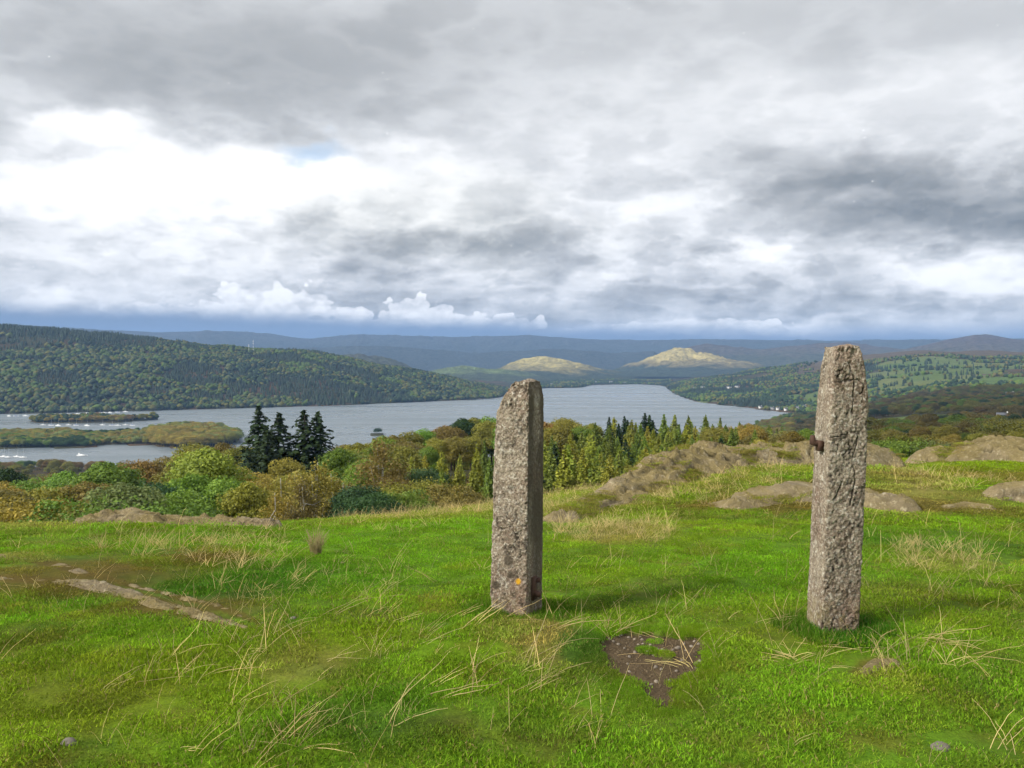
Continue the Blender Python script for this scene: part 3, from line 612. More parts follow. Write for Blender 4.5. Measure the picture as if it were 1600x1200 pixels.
# ------------------------------------------------------------------ scattering (geometry nodes)
PROTO = {}
def proto(colname, me):
    c = PROTO.setdefault(colname, bpy.data.collections.new(colname))
    o = bpy.data.objects.new('%s_%02d' % (colname, len(c.objects)), me); c.objects.link(o); return len(c.objects) - 1
def scatter(name, colname, pos, idx, rot, scl, tint, **kw):
    n = len(pos); me = bpy.data.meshes.new(name); me.vertices.add(n); me.vertices.foreach_set('co', np.asarray(pos, np.float32).ravel())
    a = me.attributes.new('pidx', 'INT', 'POINT'); a.data.foreach_set('value', np.asarray(idx, np.int32))
    a = me.attributes.new('prot', 'FLOAT_VECTOR', 'POINT'); a.data.foreach_set('vector', np.asarray(rot, np.float32).ravel())
    scl = np.asarray(scl, np.float32); scl = np.repeat(scl[:, None], 3, 1) if scl.ndim == 1 else scl
    a = me.attributes.new('pscl', 'FLOAT_VECTOR', 'POINT'); a.data.foreach_set('vector', scl.ravel())
    a = me.attributes.new('tint', 'FLOAT_COLOR', 'POINT'); a.data.foreach_set('color', np.hstack([tint, np.ones((n, 1))]).astype(np.float32).ravel())
    o = link(name, me, **kw)
    g = bpy.data.node_groups.new(name, 'GeometryNodeTree')
    g.interface.new_socket('Geometry', in_out='INPUT', socket_type='NodeSocketGeometry'); g.interface.new_socket('Geometry', in_out='OUTPUT', socket_type='NodeSocketGeometry')
    gi, go = g.nodes.new('NodeGroupInput'), g.nodes.new('NodeGroupOutput')
    ci = g.nodes.new('GeometryNodeCollectionInfo'); ci.inputs['Collection'].default_value = PROTO[colname]; ci.inputs['Separate Children'].default_value = True; ci.inputs['Reset Children'].default_value = True
    ip = g.nodes.new('GeometryNodeInstanceOnPoints'); ip.inputs['Pick Instance'].default_value = True
    def na(nm, ty):
        q = g.nodes.new('GeometryNodeInputNamedAttribute'); q.data_type = ty; q.inputs['Name'].default_value = nm; return q.outputs['Attribute']
    er = g.nodes.new('FunctionNodeEulerToRotation')
    L = g.links.new
    L(gi.outputs[0], ip.inputs['Points']); L(ci.outputs[0], ip.inputs['Instance']); L(na('pidx', 'INT'), ip.inputs['Instance Index'])
    L(na('prot', 'FLOAT_VECTOR'), er.inputs[0]); L(er.outputs[0], ip.inputs['Rotation']); L(na('pscl', 'FLOAT_VECTOR'), ip.inputs['Scale']); L(ip.outputs[0], go.inputs[0])
    md = o.modifiers.new('scatter', 'NODES'); md.node_group = g; return o

# ------------------------------------------------------------------ gateposts
M_post, t = new_mat('gatepost_stone'); p = obj_pos(t)
n1 = noise(t, p, 5., 8, .65, .3); n2 = noise(t, p, 38., 6, .7); n3 = noise(t, p, 120., 4, .65); n4 = noise(t, vmt(t, 'MULTIPLY', p, (1., 1., .45)), 3., 4, .6)
col = mixc(t, mrange(t, n1, .35, .66), rgb((.19, .14, .10)), rgb((.30, .25, .185)))
col = mixc(t, mrange(t, n2, .50, .66, 0., .8), col, rgb((.60, .56, .47)))
col = mixc(t, mrange(t, n4, .50, .64, 0., .7), col, rgb((.22, .135, .10)))
col = mixc(t, mrange(t, noise(t, p, 9., 5, .7, .5), .58, .68, 0., .5), col, rgb((.52, .49, .41)))
col = mixc(t, mrange(t, noise(t, vmt(t, 'MULTIPLY', p, (6., 6., 1.2)), 1., 4, .6), .56, .72, 0., .55), col, rgb((.13, .10, .07)))
col = mixc(t, mrange(t, n3, .60, .70, 0., .6), col, rgb((.08, .06, .045)))
n5 = noise(t, p, 85., 3, .6); col = mixc(t, mrange(t, n5, .54, .64, 0., .5), col, rgb((.54, .48, .36))); col = mixc(t, mrange(t, n5, .44, .36, 0., .7), col, rgb((.075, .055, .038)))
col = mixc(t, attr(t, 'crev').outputs['Fac'], col, rgb((.035, .027, .02)))
col = mixc(t, attr(t, 'grime').outputs['Fac'], col, rgb((.075, .06, .042)))  # painted shade on one post face, plus dark lichen blotches
col = mixc(t, attr(t, 'alga').outputs['Fac'], col, rgb((.20, .17, .05)))
col = mixc(t, attr(t, 'lichen').outputs['Fac'], col, rgb((.50, .27, .02)))
out_mat(t, bsdf(t, col, .92, .2, bump(t, mth(t, 'MULTIPLY_ADD', n2, 1., n3), .8, .006)))
def stone_post(name, label, base, rotz, hgt, secs, rough_k, cracks, seed, lean=(0, 0), grime_face=None, lichen=None, alga=None, wk=1., blotch=None):
    """secs: (height fraction, x0, x1, y0, y1) sections of the shaft in metres, local axes, -y is the front"""
    root = link(name, None, None, label, 'gatepost', 'stone gateposts'); root.location = base; root.rotation_euler = (0, 0, rotz); root.empty_display_size = .2
    S = np.array(secs, float); S[:, 1:] *= wk; bury = .25; nz = int((hgt + bury) / .0055); ns = 46
    zz = np.linspace(-bury, hgt, nz); fr = np.clip(zz / hgt, 0, 1)
    x0, x1, y0, y1 = (np.interp(fr, S[:, 0], S[:, k]) for k in (1, 2, 3, 4))
    u = (np.arange(ns)) / ns
    ring = np.concatenate([np.stack([u, 0 * u], 1), np.stack([0 * u + 1, u], 1), np.stack([1 - u, 0 * u + 1], 1), np.stack([0 * u, 1 - u], 1)])   # front, right, back, left
    # round the corners a little
    c = ring - .5; rr_ = .5 * np.ones(len(c)); kq = np.maximum(np.abs(c[:, 0]), np.abs(c[:, 1])); sup = (np.abs(c[:, 0]) ** 14 + np.abs(c[:, 1]) ** 14) ** (1 / 14.); c = c * (kq / sup)[:, None]; ring = c + .5
    X = x0[:, None] + (x1 - x0)[:, None] * ring[:, 0]; Y = y0[:, None] + (y1 - y0)[:, None] * ring[:, 1]; Zp = np.repeat(zz[:, None], len(ring), 1)
    NX = np.repeat(c[None, :, 0], nz, 0); NY = np.repeat(c[None, :, 1], nz, 0)
    pk = np.where(np.abs(NX) > np.abs(NY), 0, 1); sharp = 6
    nrm = np.stack([np.sign(NX) * np.abs(NX * 2) ** sharp, np.sign(NY) * np.abs(NY * 2) ** sharp], -1); nrm /= np.linalg.norm(nrm, axis=-1, keepdims=True)
    P = np.stack([X, Y, Zp], -1).reshape(-1, 3); N = nrm.reshape(-1, 2)
    q = fbm(P, 5., 4, seed); g1 = fbm(P, 22., 4, seed + 5, .6); d1, d2 = worley(P + .01 * g1[:, None], 62., seed + 9); e1, e2 = worley(P * (1, 1, .8) + .02 * g1[:, None], 11., seed + 11)
    pit = smooth(.12, .65, fbm(P, 34., 3, seed + 13))
    side = np.where(np.abs(N[:, 0]) > np.abs(N[:, 1]), np.where(N[:, 0] > 0, 1, 3), np.where(N[:, 1] > 0, 2, 0))
    rk = np.array(rough_k)[side]
    crk = smooth(.055, .0, e2 - e1) * smooth(-.05, .3, fbm(P, 3.5, 2, seed + 17)) * np.clip(rk, 0, 1)
    for face, pts, wd in cracks:
        U = P[:, 0] if face in (0, 2) else P[:, 1]; wob = .014 * fbm(P, 22., 3, seed + 19, .6)
        dd, _, _ = seg_dist(U + wob, P[:, 2] + wob, [np.array(a, float) for a in pts]); crk = np.maximum(crk, smooth(wd * 2.2, wd * .3, dd) * (side == face) * smooth(-.55, .1, fbm(P, 9., 2, seed + 21)))
    disp = rk * (.006 * q + .0035 * g1 + .0055 * (.5 - d1) - .004 * pit + .003 * fbm(P, 90., 2, seed + 31)) - .008 * crk
    top = smooth(.93, 1.0, P[:, 2] / hgt); disp = disp + top * (.016 * g1 - .010)
    V = P.copy(); V[:, :2] += N * disp[:, None]; V[:, 0] += lean[0] * P[:, 2]; V[:, 1] += lean[1] * P[:, 2]
    shl_ = np.zeros(len(P))
    if grime_face is not None: shl_ = np.where(side == grime_face, smooth(-.55, .45, fbm(P * (1, 1, .35), 9., 4, seed + 23)) * .85, 0)  # face turned from the sun darkened in colour, broken up by noise
    for f_, lu, lz, lr in (blotch or []): shl_ = np.maximum(shl_, .9 * smooth(lr * 1.2, lr * .75, np.hypot((P[:, 0] if f_ in (0, 2) else P[:, 1]) - lu, P[:, 2] - lz) + lr * .5 * g1) * (side == f_))
    li = np.zeros(len(P))
    if lichen:
        for f_, lu, lz, lr in lichen: li = np.maximum(li, smooth(lr * 1.15, lr * .7, np.hypot((P[:, 0] if f_ in (0, 2) else P[:, 1]) - lu, P[:, 2] - lz) + lr * .35 * g1) * (side == f_))
    al = smooth(.26, .0, P[:, 2]) * smooth(-.2, .4, g1) * (alga or 0.)
    crev = np.clip(.85 * crk + .45 * pit * np.clip(rk, 0, 1) + .75 * smooth(.42, .78, d1) * smooth(-.25, .35, fbm(P, 14., 3, seed + 33)) * np.clip(rk, 0, 1), 0, 1)
    nc = len(ring); Q = grid_quads(nz, nc, True)
    # cap: shrinking rings with a rough broken top
    VV = [V]; QQ = [Q]; at_ = {'crev': [crev], 'grime': [shl_], 'alga': [al], 'lichen': [li]}; last = np.arange((nz - 1) * nc, nz * nc); tot = len(V); rim = V[last]; cen = rim.mean(0)
    for kk, sc_ in enumerate((.94, .8, .6, .4, .2, .04)):
        nv = cen + (rim - cen) * sc_; nv[:, 2] += .012 * (1 - sc_) + .016 * fbm(nv, 16., 4, seed + 29) * (1 if kk < 5 else 0)
        ids = np.arange(tot, tot + nc); QQ.append(np.stack([last, np.roll(last, -1), np.roll(ids, -1), ids], 1)); VV.append(nv); tot += nc; last = ids
        for k_ in at_: at_[k_].append(np.zeros(nc) + (.15 if k_ == 'crev' else 0))
    me = new_mesh('shaft', np.concatenate(VV), np.concatenate(QQ), None, M_post, {k_: np.concatenate(v_) for k_, v_ in at_.items()}, True)
    link('shaft', me, root); return root
bl = ground(808, 957); hl = zpy(596, np.hypot(*bl[:2]), 808) - bl[2]
w = .125
pl = stone_post('stone_gatepost', 'shorter leaning rough stone gatepost with a slanted top and orange lichen spot', bl, math.radians(-26), hl,
    [(0, -.128, .118, -.12, .12), (.35, -.122, .118, -.12, .12), (.7, -.118, .116, -.118, .118), (.86, -.108, .114, -.115, .115), (.94, -.062, .112, -.11, .112), (1., -.012, .104, -.09, .105)],
    (1.45, .35, 1., 1.3), [], 5, (.012, .004), 1, [(0, .068, .235, .021)], .3, 1.07, [(0, .0, .36, .036), (0, .01, .27, .026), (0, -.09, .2, .03)])
br = ground(1303, 980); hr = zpy(542, np.hypot(*br[:2]), 1303) - br[2]; print('POST', bl, hl, br, hr)
prt = stone_post('stone_gatepost', 'taller cracked grey stone gatepost with a flat top and rusty pin high on its side', br, math.radians(3), hr,
    [(0, -.128, .108, -.11, .11), (.3, -.120, .116, -.11, .11), (.65, -.112, .124, -.11, .11), (.8, -.104, .128, -.108, .108), (.92, -.088, .106, -.10, .10), (1., -.074, .080, -.088, .092)],
    (1.2, .9, 1., .55), [(0, [(-.10, 1.475), (-.02, 1.48), (.05, 1.482), (.085, 1.46), (.09, 1.42), (.07, 1.40)], .003), (0, [(-.10, 1.148), (-.045, 1.15), (-.04, 1.165), (.0, 1.165), (.01, 1.2)], .003),
        (0, [(.0, 1.58), (.03, 1.52), (.03, 1.4), (.035, 1.2), (.06, 1.15), (.03, 1.0), (.06, .9), (.03, .75)], .0028), (0, [(-.06, 1.1), (-.055, .98), (-.02, .9), (-.06, .8), (-.1, .76)], .0028)], 40, (.018, .0), None, None, .6)
# iron gate pins
def pin(parent, loc, pts, rad, plate):
    b = MB(); V_, Q_ = tube(np.array(pts), rad, 10); V_ = V_ * (1 + .05 * fbm(V_, 40., 2, 3)[:, None]); b.add(V_, Q_)
    n_ = len(pts); b.T.append(np.array([[(n_ - 1) * 10, (n_ - 1) * 10 + i, (n_ - 1) * 10 + i + 1] for i in range(1, 9)])); 
    if plate: b.box(plate[0], plate[1])
    o = link('gate_pin', b.mesh('gate_pin', M_iron, False), parent); o.location = loc; return o
pin(prt, (-.108, -.03, 1.105), [(.08, 0, -.015), (0, 0, 0), (-.03, 0, .004), (-.045, 0, .006), (-.045, 0, .03), (-.045, 0, .05)], [.017, .019, .02, .021, .016, .013], ((-.005, 0, -.012), (.014, .022, .030)))
pin(pl, (.124, -.03, .145), [(-.06, 0, 0), (.0, 0, 0), (.035, 0, .0), (.055, 0, -.005)], [.024, .024, .02, .017], ((.006, 0, .035), (.014, .03, .075)))
pin(pl, (.124, .0, .22), [(-.06, 0, 0), (.0, 0, 0), (.028, 0, .005), (.03, 0, .02)], [.018, .018, .017, .012], None)

# ------------------------------------------------------------------ turf
rg = np.random.default_rng(5)
def grass_patch(n, rad, h0, h1, wd, lean, seed, straw=.05):
    r_ = np.random.default_rng(seed); a = r_.uniform(0, 2 * math.pi, n); q = rad * np.sqrt(r_.uniform(0, 1, n)); bx, by = q * np.cos(a), q * np.sin(a)
    h = r_.uniform(h0, h1, n) * (1 - .35 * (q / rad) ** 2); th = r_.uniform(0, 2 * math.pi, n); ln = r_.uniform(.1, lean, n); w_ = wd * r_.uniform(.7, 1.3, n)
    dx, dy = np.cos(th), np.sin(th); tx, ty = -dy, dx
    # the ribbon twists so that some blades show their flats
    tw = r_.uniform(0, math.pi, n); tx, ty = np.cos(tw), np.sin(tw)
    def row(f, hw): return np.stack([bx + dx * h * ln * f ** 2, by + dy * h * ln * f ** 2, h * f * (1 - .25 * ln * f) - .006], 1), np.stack([tx * hw, ty * hw, 0 * tx], 1)
    c0, o0 = row(0, w_ * .5); c1, o1 = row(.55, w_ * .45); c2, _ = row(1., w_)
    V_ = np.stack([c0 - o0, c0 + o0, c1 + o1, c1 - o1, c2], 1).reshape(-1, 3); b = np.arange(n)[:, None] * 5
    lv = r_.uniform(0, .92, n); lv[r_.uniform(0, 1, n) < straw] = 1.
    return new_mesh('turf', V_, b + [[0, 1, 2, 3]], b + [[3, 2, 4]], M_grass, {'lv': np.repeat(lv, 5)})
for k_ in range(5): proto('turf', grass_patch(360, .17, .012, .036, .0042, 1.1, 100 + k_))
for k_ in range(3): proto('turf', grass_patch(260, .17, .02, .055, .0040, 1.3, 200 + k_, .10))
for k_ in range(3): proto('turf', grass_patch(300, .30, .02, .05, .0085, 1.2, 300 + k_, .06))     # for the farther ground
def sample_ground(n, r0, r1, a0=-39, a1=39):
    r_ = np.sqrt(rg.uniform(r0 ** 2, r1 ** 2, n)); a = np.radians(rg.uniform(a0, a1, n)); return r_ * np.sin(a), r_ * np.cos(a), r_
crest_r = lambda x, y: near(np.clip(CX + F * np.tan(np.clip(np.arctan2(x, y), -.8, .8)), -400, 2000), 3)
TP, TI, TR, TS, TT = [], [], [], [], []
for r0, r1, dens, far_ in ((1.6, 4.5, 75, 0), (4.5, 8., 62, 0), (8., 13., 38, 0), (11., 19., 22, 1), (19., 31., 12, 1)):
    area = math.radians(78) / 2 * (r1 ** 2 - r0 ** 2); x, y, r_ = sample_ground(int(area * dens), r0, r1)
    c, rough = sward(x, y); rh = rock_h(x, y); dm = dirt_mask(x, y)
    for ox, oy in ((.07, 0), (-.07, 0), (0, .10), (0, -.12)): dm = np.maximum(dm, dirt_mask(x + ox, y + oy)); rh = np.maximum(rh, rock_h(x + ox, y + oy)) if r0 < 9 else rh
    keep = (rh < (.002 if r0 < 9 else .014)) & (dm < .5) & (r_ < crest_r(x, y) + 5) & (rg.uniform(0, 1, len(x)) > rough * .55)
    for b_ in (bl, br): keep &= np.hypot(x - b_[0], y - b_[1]) > .10
    x, y, r_, c, rough, rh = (q[keep] for q in (x, y, r_, c, rough, rh))
    near_rock = smooth(-.14, .0, rh); c = lerp(c, C_straw * .8, near_rock * .55)
    tall = smooth(.05, .5, fbm2(x, y, .9, 3, 77)) * (rg.uniform(0, 1, len(x)) < .5)
    idx = rg.integers(8, 11, len(x)) if far_ else np.where(tall > .5, rg.integers(5, 8, len(x)), rg.integers(0, 5, len(x)))
    c = c * (1.05 + .30 * fbm2(x, y, 4.5, 3, 501))[:, None] * rg.uniform(.68, 1.32, (len(x), 1)) * rg.uniform(.93, 1.07, (len(x), 3))
    s_ = rg.uniform(.75, 1.25, len(x)); hz = .85 * s_ * (1 - .55 * rough) * (1 + .5 * fbm2(x, y, 1.3, 3, 79))
    TP.append(np.stack([x, y, H(x, y)], 1)); TI.append(idx); TR.append(np.stack([rg.normal(0, .08, len(x)), rg.normal(0, .08, len(x)), rg.uniform(0, 6.28, len(x))], 1)); TS.append(np.stack([s_, s_, hz], 1)); TT.append(c)
for b_ in (bl, br):
    n = 60; a = rg.uniform(0, 6.28, n); q = rg.uniform(.15, .30, n); x, y = b_[0] + q * np.cos(a), b_[1] + q * np.sin(a); c, _ = sward(x, y)
    TP.append(np.stack([x, y, H(x, y)], 1)); TI.append(rg.integers(5, 8, n)); TR.append(np.stack([rg.normal(0, .1, n), rg.normal(0, .1, n), rg.uniform(0, 6.28, n)], 1)); TS.append(rg.uniform(.4, .7, (n, 1)) * (1, 1, 2.4)); TT.append(lerp(c, C_dark, rg.uniform(.2, .8, n)) * rg.uniform(.8, 1.2, (n, 1)))
# tufts in the hollows of the rocks and small tufts in the bare soil
x, y, r_ = sample_ground(60000, 8, 24); rh = rock_h(x, y); k = (rh > .012) & (rh < 1.2) & (fbm2(x, y, 1.6, 4, 301) + .35 * fbm2(x, y, 6., 2, 303) > .24); x, y, rh = x[k], y[k], rh[k]; n = len(x)
TP.append(np.stack([x, y, H(x, y) + np.maximum(rh - .03, 0)], 1)); TI.append(rg.integers(8, 11, n)); TR.append(np.stack([rg.normal(0, .2, n), rg.normal(0, .2, n), rg.uniform(0, 6.28, n)], 1)); TS.append(rg.uniform(.35, .8, (n, 1)) * (1, 1, 1.2)); TT.append(lerp(np.tile(C_straw * .75, (n, 1)), C_yel, rg.uniform(0, .8, n)) * rg.uniform(.7, 1.15, (n, 1)))
x = rg.uniform(.3, 1.4, 2600); y = rg.uniform(3.4, 5.6, 2600); k = (dirt_mask(x + .1, y) + dirt_mask(x - .1, y) + dirt_mask(x, y + .1) + dirt_mask(x, y - .1) > 0) & (dirt_mask(x, y) < .5); x, y = x[k], y[k]; n = len(x); c, _ = sward(x, y)
TP.append(np.stack([x, y, H(x, y)], 1)); TI.append(rg.integers(0, 5, n)); TR.append(np.stack([0 * x, 0 * x, rg.uniform(0, 6.28, n)], 1)); TS.append(rg.uniform(.25, .42, (n, 1)) * (1, 1, 2.)); TT.append(c * rg.uniform(.8, 1.2, (n, 1)))
scatter('grass', 'turf', *(np.concatenate(q) for q in (TP, TI, TR, TS, TT)), kind='stuff', label='short cropped green hill grass around the gateposts')

# dry stems, mostly bent over the way the wind lays them
def stem_mesh(n, L0, L1, rise, seed, spread):
    r_ = np.random.default_rng(seed); b = MB(); lv = []
    for i in range(n):
        L = r_.uniform(L0, L1); th = r_.normal(0, spread); up = r_.uniform(*rise); bx, by = r_.normal(0, .035, 2); P_ = []; zc = 0; xc = 0
        for k_ in range(6):
            P_.append((bx + xc * math.cos(th), by + xc * math.sin(th), zc - .004)); s_ = L / 5; u_ = up - k_ * r_.uniform(.01, .15); xc += s_ * math.cos(u_); zc = max(zc + s_ * math.sin(u_), .012)
        rad = r_.uniform(.0012, .0019); V_, Q_ = tube(P_, [rad, rad, rad, rad * .9, rad * .8, rad * .45], 3); b.add(V_, Q_); lv += [r_.uniform(.2, .92)] * len(V_)
    return b.mesh('stem', M_straw, False, {'lv': np.array(lv)})
for k_ in range(6): proto('stems', stem_mesh(3, .14, .38, (.25, .75), 400 + k_, .45))
for k_ in range(4): proto('stems', stem_mesh(2, .15, .34, (.75, 1.4), 430 + k_, 1.2))
for k_ in range(3): proto('stems', stem_mesh(9, .10, .26, (.5, 1.3), 460 + k_, 1.6))
for k_ in range(2): proto('stems', stem_mesh(5, .12, .30, (.0, .25), 480 + k_, 2.))
SP, SI, SR, SS, ST = [], [], [], [], []
def stems(n, r0, r1, fn, kinds, scl=1., dirn=(.75, .7), a0=-37, a1=37):
    x, y, r_ = sample_ground(n, r0, r1, a0, a1); pr = fn(x, y) if fn else 1.
    k = (rg.uniform(0, 1, len(x)) < pr) & (rock_h(x, y) < .02); x, y = x[k], y[k]; m = len(x)
    for b_ in (bl, br): 
        k = np.hypot(x - b_[0], y - b_[1]) > .15; x, y = x[k], y[k]; m = len(x)
    SP.append(np.stack([x, y, H(x, y)], 1)); SI.append(rg.choice(kinds, m)); SR.append(np.stack([0 * x, 0 * x, rg.normal(dirn[0], dirn[1], m)], 1)); SS.append(rg.uniform(.65, 1.2, m) * scl)
    ST.append(np.array((.74, .60, .28)) * rg.uniform(.6, 1.25, (m, 1)) * rg.uniform(.95, 1.05, (m, 3)))
cl = lambda x, y: smooth(.0, .45, fbm2(x, y, 1.1, 3, 91)) * .9 + .06
def px_box(px0, px1, py0, py1):
    def f_(x, y):
        hz = H(x, y); v = (hz - EYE); yy = y; c_, s_ = math.cos(PITCH), math.sin(PITCH)
        dep = yy * c_ + v * s_; up = -yy * s_ + v * c_; X_ = CX + F * x / dep; Y_ = CY - F * up / dep
        return ((X_ > px0) & (X_ < px1) & (Y_ > py0) & (Y_ < py1)).astype(float)
    return f_
stems(200, 2.6, 6.0, cl, list(range(0, 6)) + [13, 14]); stems(160, 2.8, 7., cl, list(range(6, 10)), .7, dirn=(1., 2.))
both = lambda f_, g_: (lambda x, y: f_(x, y) * g_(x, y))
stems(130, 3.4, 6.0, px_box(400, 900, 960, 1160), list(range(0, 6)), 1., (.7, .35)); 
stems(480, 3.4, 6.5, both(cl, px_box(0, 700, 900, 1200)), list(range(0, 13)), .7, (.9, .6))
stems(110, 4.4, 5.6, px_box(790, 960, 985, 1060), [0, 1, 2, 10, 11, 12], .8, (.6, .6))
stems(380, 3.4, 7, both(cl, px_box(1150, 1600, 880, 1190)), list(range(3, 15)), .85, (1.2, 1.2))
stems(2400, 6, 14, lambda x, y: .25 * cl(x, y), list(range(6, 13)), .85, (1.4, 1.2))
stems(3500, 7, 12, px_box(860, 1050, 818, 848), list(range(6, 13)), .8, (1.4, 1.2)); stems(2500, 6, 11, px_box(1400, 1540, 850, 895), list(range(6, 13)), .8, (1.4, 1.2))
stems(1500, 11, 17, px_box(1370, 1600, 725, 765), list(range(6, 13)), 1., (1.4, 1.2)); stems(6000, 14, 28, px_box(430, 1000, 735, 815), list(range(6, 13)), 1.1, (1.4, 1.2)); stems(600, 7, 10, px_box(150, 460, 830, 890), list(range(6, 13)), .9, (1.4, 1.2))
stems(2600, 12, 19, px_box(880, 1290, 700, 790), list(range(10, 13)), 1., (1.4, 1.2)); stems(110, 3.6, 4.8, px_box(970, 1100, 985, 1120), [13, 14], .8, (0, 2))
stems(330, 3.3, 7.5, px_box(0, 620, 880, 1195), list(range(6, 10)), .68, (1.2, .9)); stems(260, 3.3, 8, px_box(880, 1600, 870, 1195), list(range(6, 10)), .65, (1.2, 1.6)); stems(70, 3.4, 6, px_box(520, 960, 985, 1150), list(range(0, 6)), 1.05, (.7, .35))
scatter('dry_grass_stems', 'stems', *(np.concatenate(q) for q in (SP, SI, SR, SS, ST)), kind='stuff', label='pale dry grass stems bent over the green turf')

# a dry tussock standing alone on the slope
tq = ground(493, 868); b = MB(); lv = []; r_ = np.random.default_rng(77)
for i in range(120):
    th = r_.uniform(0, 6.28); L = r_.uniform(.12, .30); ln = r_.uniform(.05, .55); a_ = np.array((math.cos(th), math.sin(th))); p0 = a_ * r_.uniform(0, .05)
    P_ = [(*(p0 + a_ * L * ln * f * f), L * f * (1 - .3 * ln * f) - .01) for f in (0, .35, .7, 1.)]; V_, Q_ = tube(P_, [.002, .002, .0016, .0008], 3); b.add(V_, Q_)
o = link('grass_tussock', b.mesh('grass_tussock', simple('dry_tussock', (.36, .29, .13), .8, 0, .35, 30)), None, 'single pale dry grass tussock standing on the open green slope', 'grass tussock'); o.location = tq

# stones and crumbs in the bare soil
r_ = np.random.default_rng(9)
def pebble(seed, fl=.6):
    ico = np.array([(math.cos(a) * math.sin(b), math.sin(a) * math.sin(b), math.cos(b)) for b in (0.02, .6, 1.15, 1.7, 2.3, 3.1) for a in np.arange(7) * 2 * math.pi / 7])
    V_ = ico * (1 + .28 * fbm(ico, 1.3, 2, seed)[:, None]) * (1., .8, fl); return V_, grid_quads(6, 7, True)
M_peb, t = new_mat('pebble'); out_mat(t, bsdf(t, attr(t, 'tint', 'INSTANCER').outputs[0], .9, .2))
for k_ in range(4): V_, Q_ = pebble(500 + k_); proto('pebbles', new_mesh('pebble', V_, Q_, None, M_peb))
DP = np.array(DIRT); x = r_.uniform(DP[:, 0].min(), DP[:, 0].max(), 900); y = r_.uniform(DP[:, 1].min(), DP[:, 1].max(), 900); k = dirt_mask(x, y) > .5; x, y = x[k], y[k]; m = len(x)
big = r_.uniform(0, 1, m) < .09
scatter('soil_pebbles', 'pebbles', np.stack([x, y, H(x, y)], 1), r_.integers(0, 4, m), r_.uniform(0, 6.28, (m, 3)) * (.15, .15, 1), np.where(big, r_.uniform(.008, .017, m), r_.uniform(.003, .009, m)),
        np.where(big[:, None], np.array((.23, .195, .15)), np.array((.115, .085, .05))) * r_.uniform(.7, 1.25, (m, 1)), kind='stuff', label='small stones and soil crumbs in the bare earth patch')
M_pale = simple('pale_stone', (.16, .14, .11), .9, 0, .5, 30)
for px, py, s_, lab in [(1470, 1170, .04, 'grey stone sunk in the cropped grass with dry stems lying around it'), (458, 967, .024, 'small pale buff stone at the lower end of the mossy rock seam'), (600, 906, .018, 'tiny whitish stone on the moss beside the rock seam'),
                        (535, 881, .018, 'tiny whitish stone lying in smooth green grass below the dry tussock'), (1311, 676, 0, ''), (108, 1163, .035, 'flat dull grey stone half hidden in long yellowish grass'), (1460, 950, .018, 'small pale stone in green grass beside the taller gatepost')]:
    if not s_: continue
    V_, Q_ = pebble(int(px)); g0 = ground(px, py); o = link('stone', new_mesh('stone', V_ * s_, Q_, None, M_pale, None, True), None, lab, 'stone'); o.location = g0 + (0, 0, s_ * .05)

# ------------------------------------------------------------------ trees
def leaves(C, N, size, r_, jit=.7, asp=1.5):
    n = len(C); N = N + r_.normal(0, jit, (n, 3)); N /= np.linalg.norm(N, axis=1, keepdims=True) + 1e-9
    u = np.cross(N, r_.normal(0, 1, (n, 3))); u /= np.linalg.norm(u, axis=1, keepdims=True) + 1e-9; v = np.cross(N, u)
    s_ = (size * r_.uniform(.6, 1.35, n))[:, None] * .5
    V = np.stack([C - u * s_ * asp, C - v * s_ + N * s_ * .25, C + u * s_ * asp, C + v * s_ + N * s_ * .25], 1).reshape(-1, 3)
    return V, np.arange(n * 4).reshape(-1, 4)
def rdir(r_, n):
    q = r_.normal(0, 1, (n, 3)); return q / np.linalg.norm(q, axis=1, keepdims=True)
class Tree: pass
def limb_set(r_, hgt, base_r, tops, fork):
    b = MB(); bend = r_.normal(0, .02 * hgt, 2)
    pts = [(bend[0] * f * f, bend[1] * f * f, hgt * f) for f in np.linspace(0, 1, 7)]; pts[0] = (0, 0, -.06 * hgt)
    V_, Q_ = tube(pts, [base_r * (1.35 if i == 0 else 1) * (1 - .8 * i / 6) for i in range(7)], 7); b.add(V_, Q_)
    for c in tops:
        f = r_.uniform(*fork); s0 = np.array((bend[0] * f * f, bend[1] * f * f, hgt * f)); e = np.array(c); m = (s0 + e) / 2 + (0, 0, -.04 * hgt); rr_ = base_r * .38
        V_, Q_ = tube([s0, (s0 + m) / 2, m, e], [rr_, rr_ * .8, rr_ * .55, rr_ * .2], 5); b.add(V_, Q_)
    return b
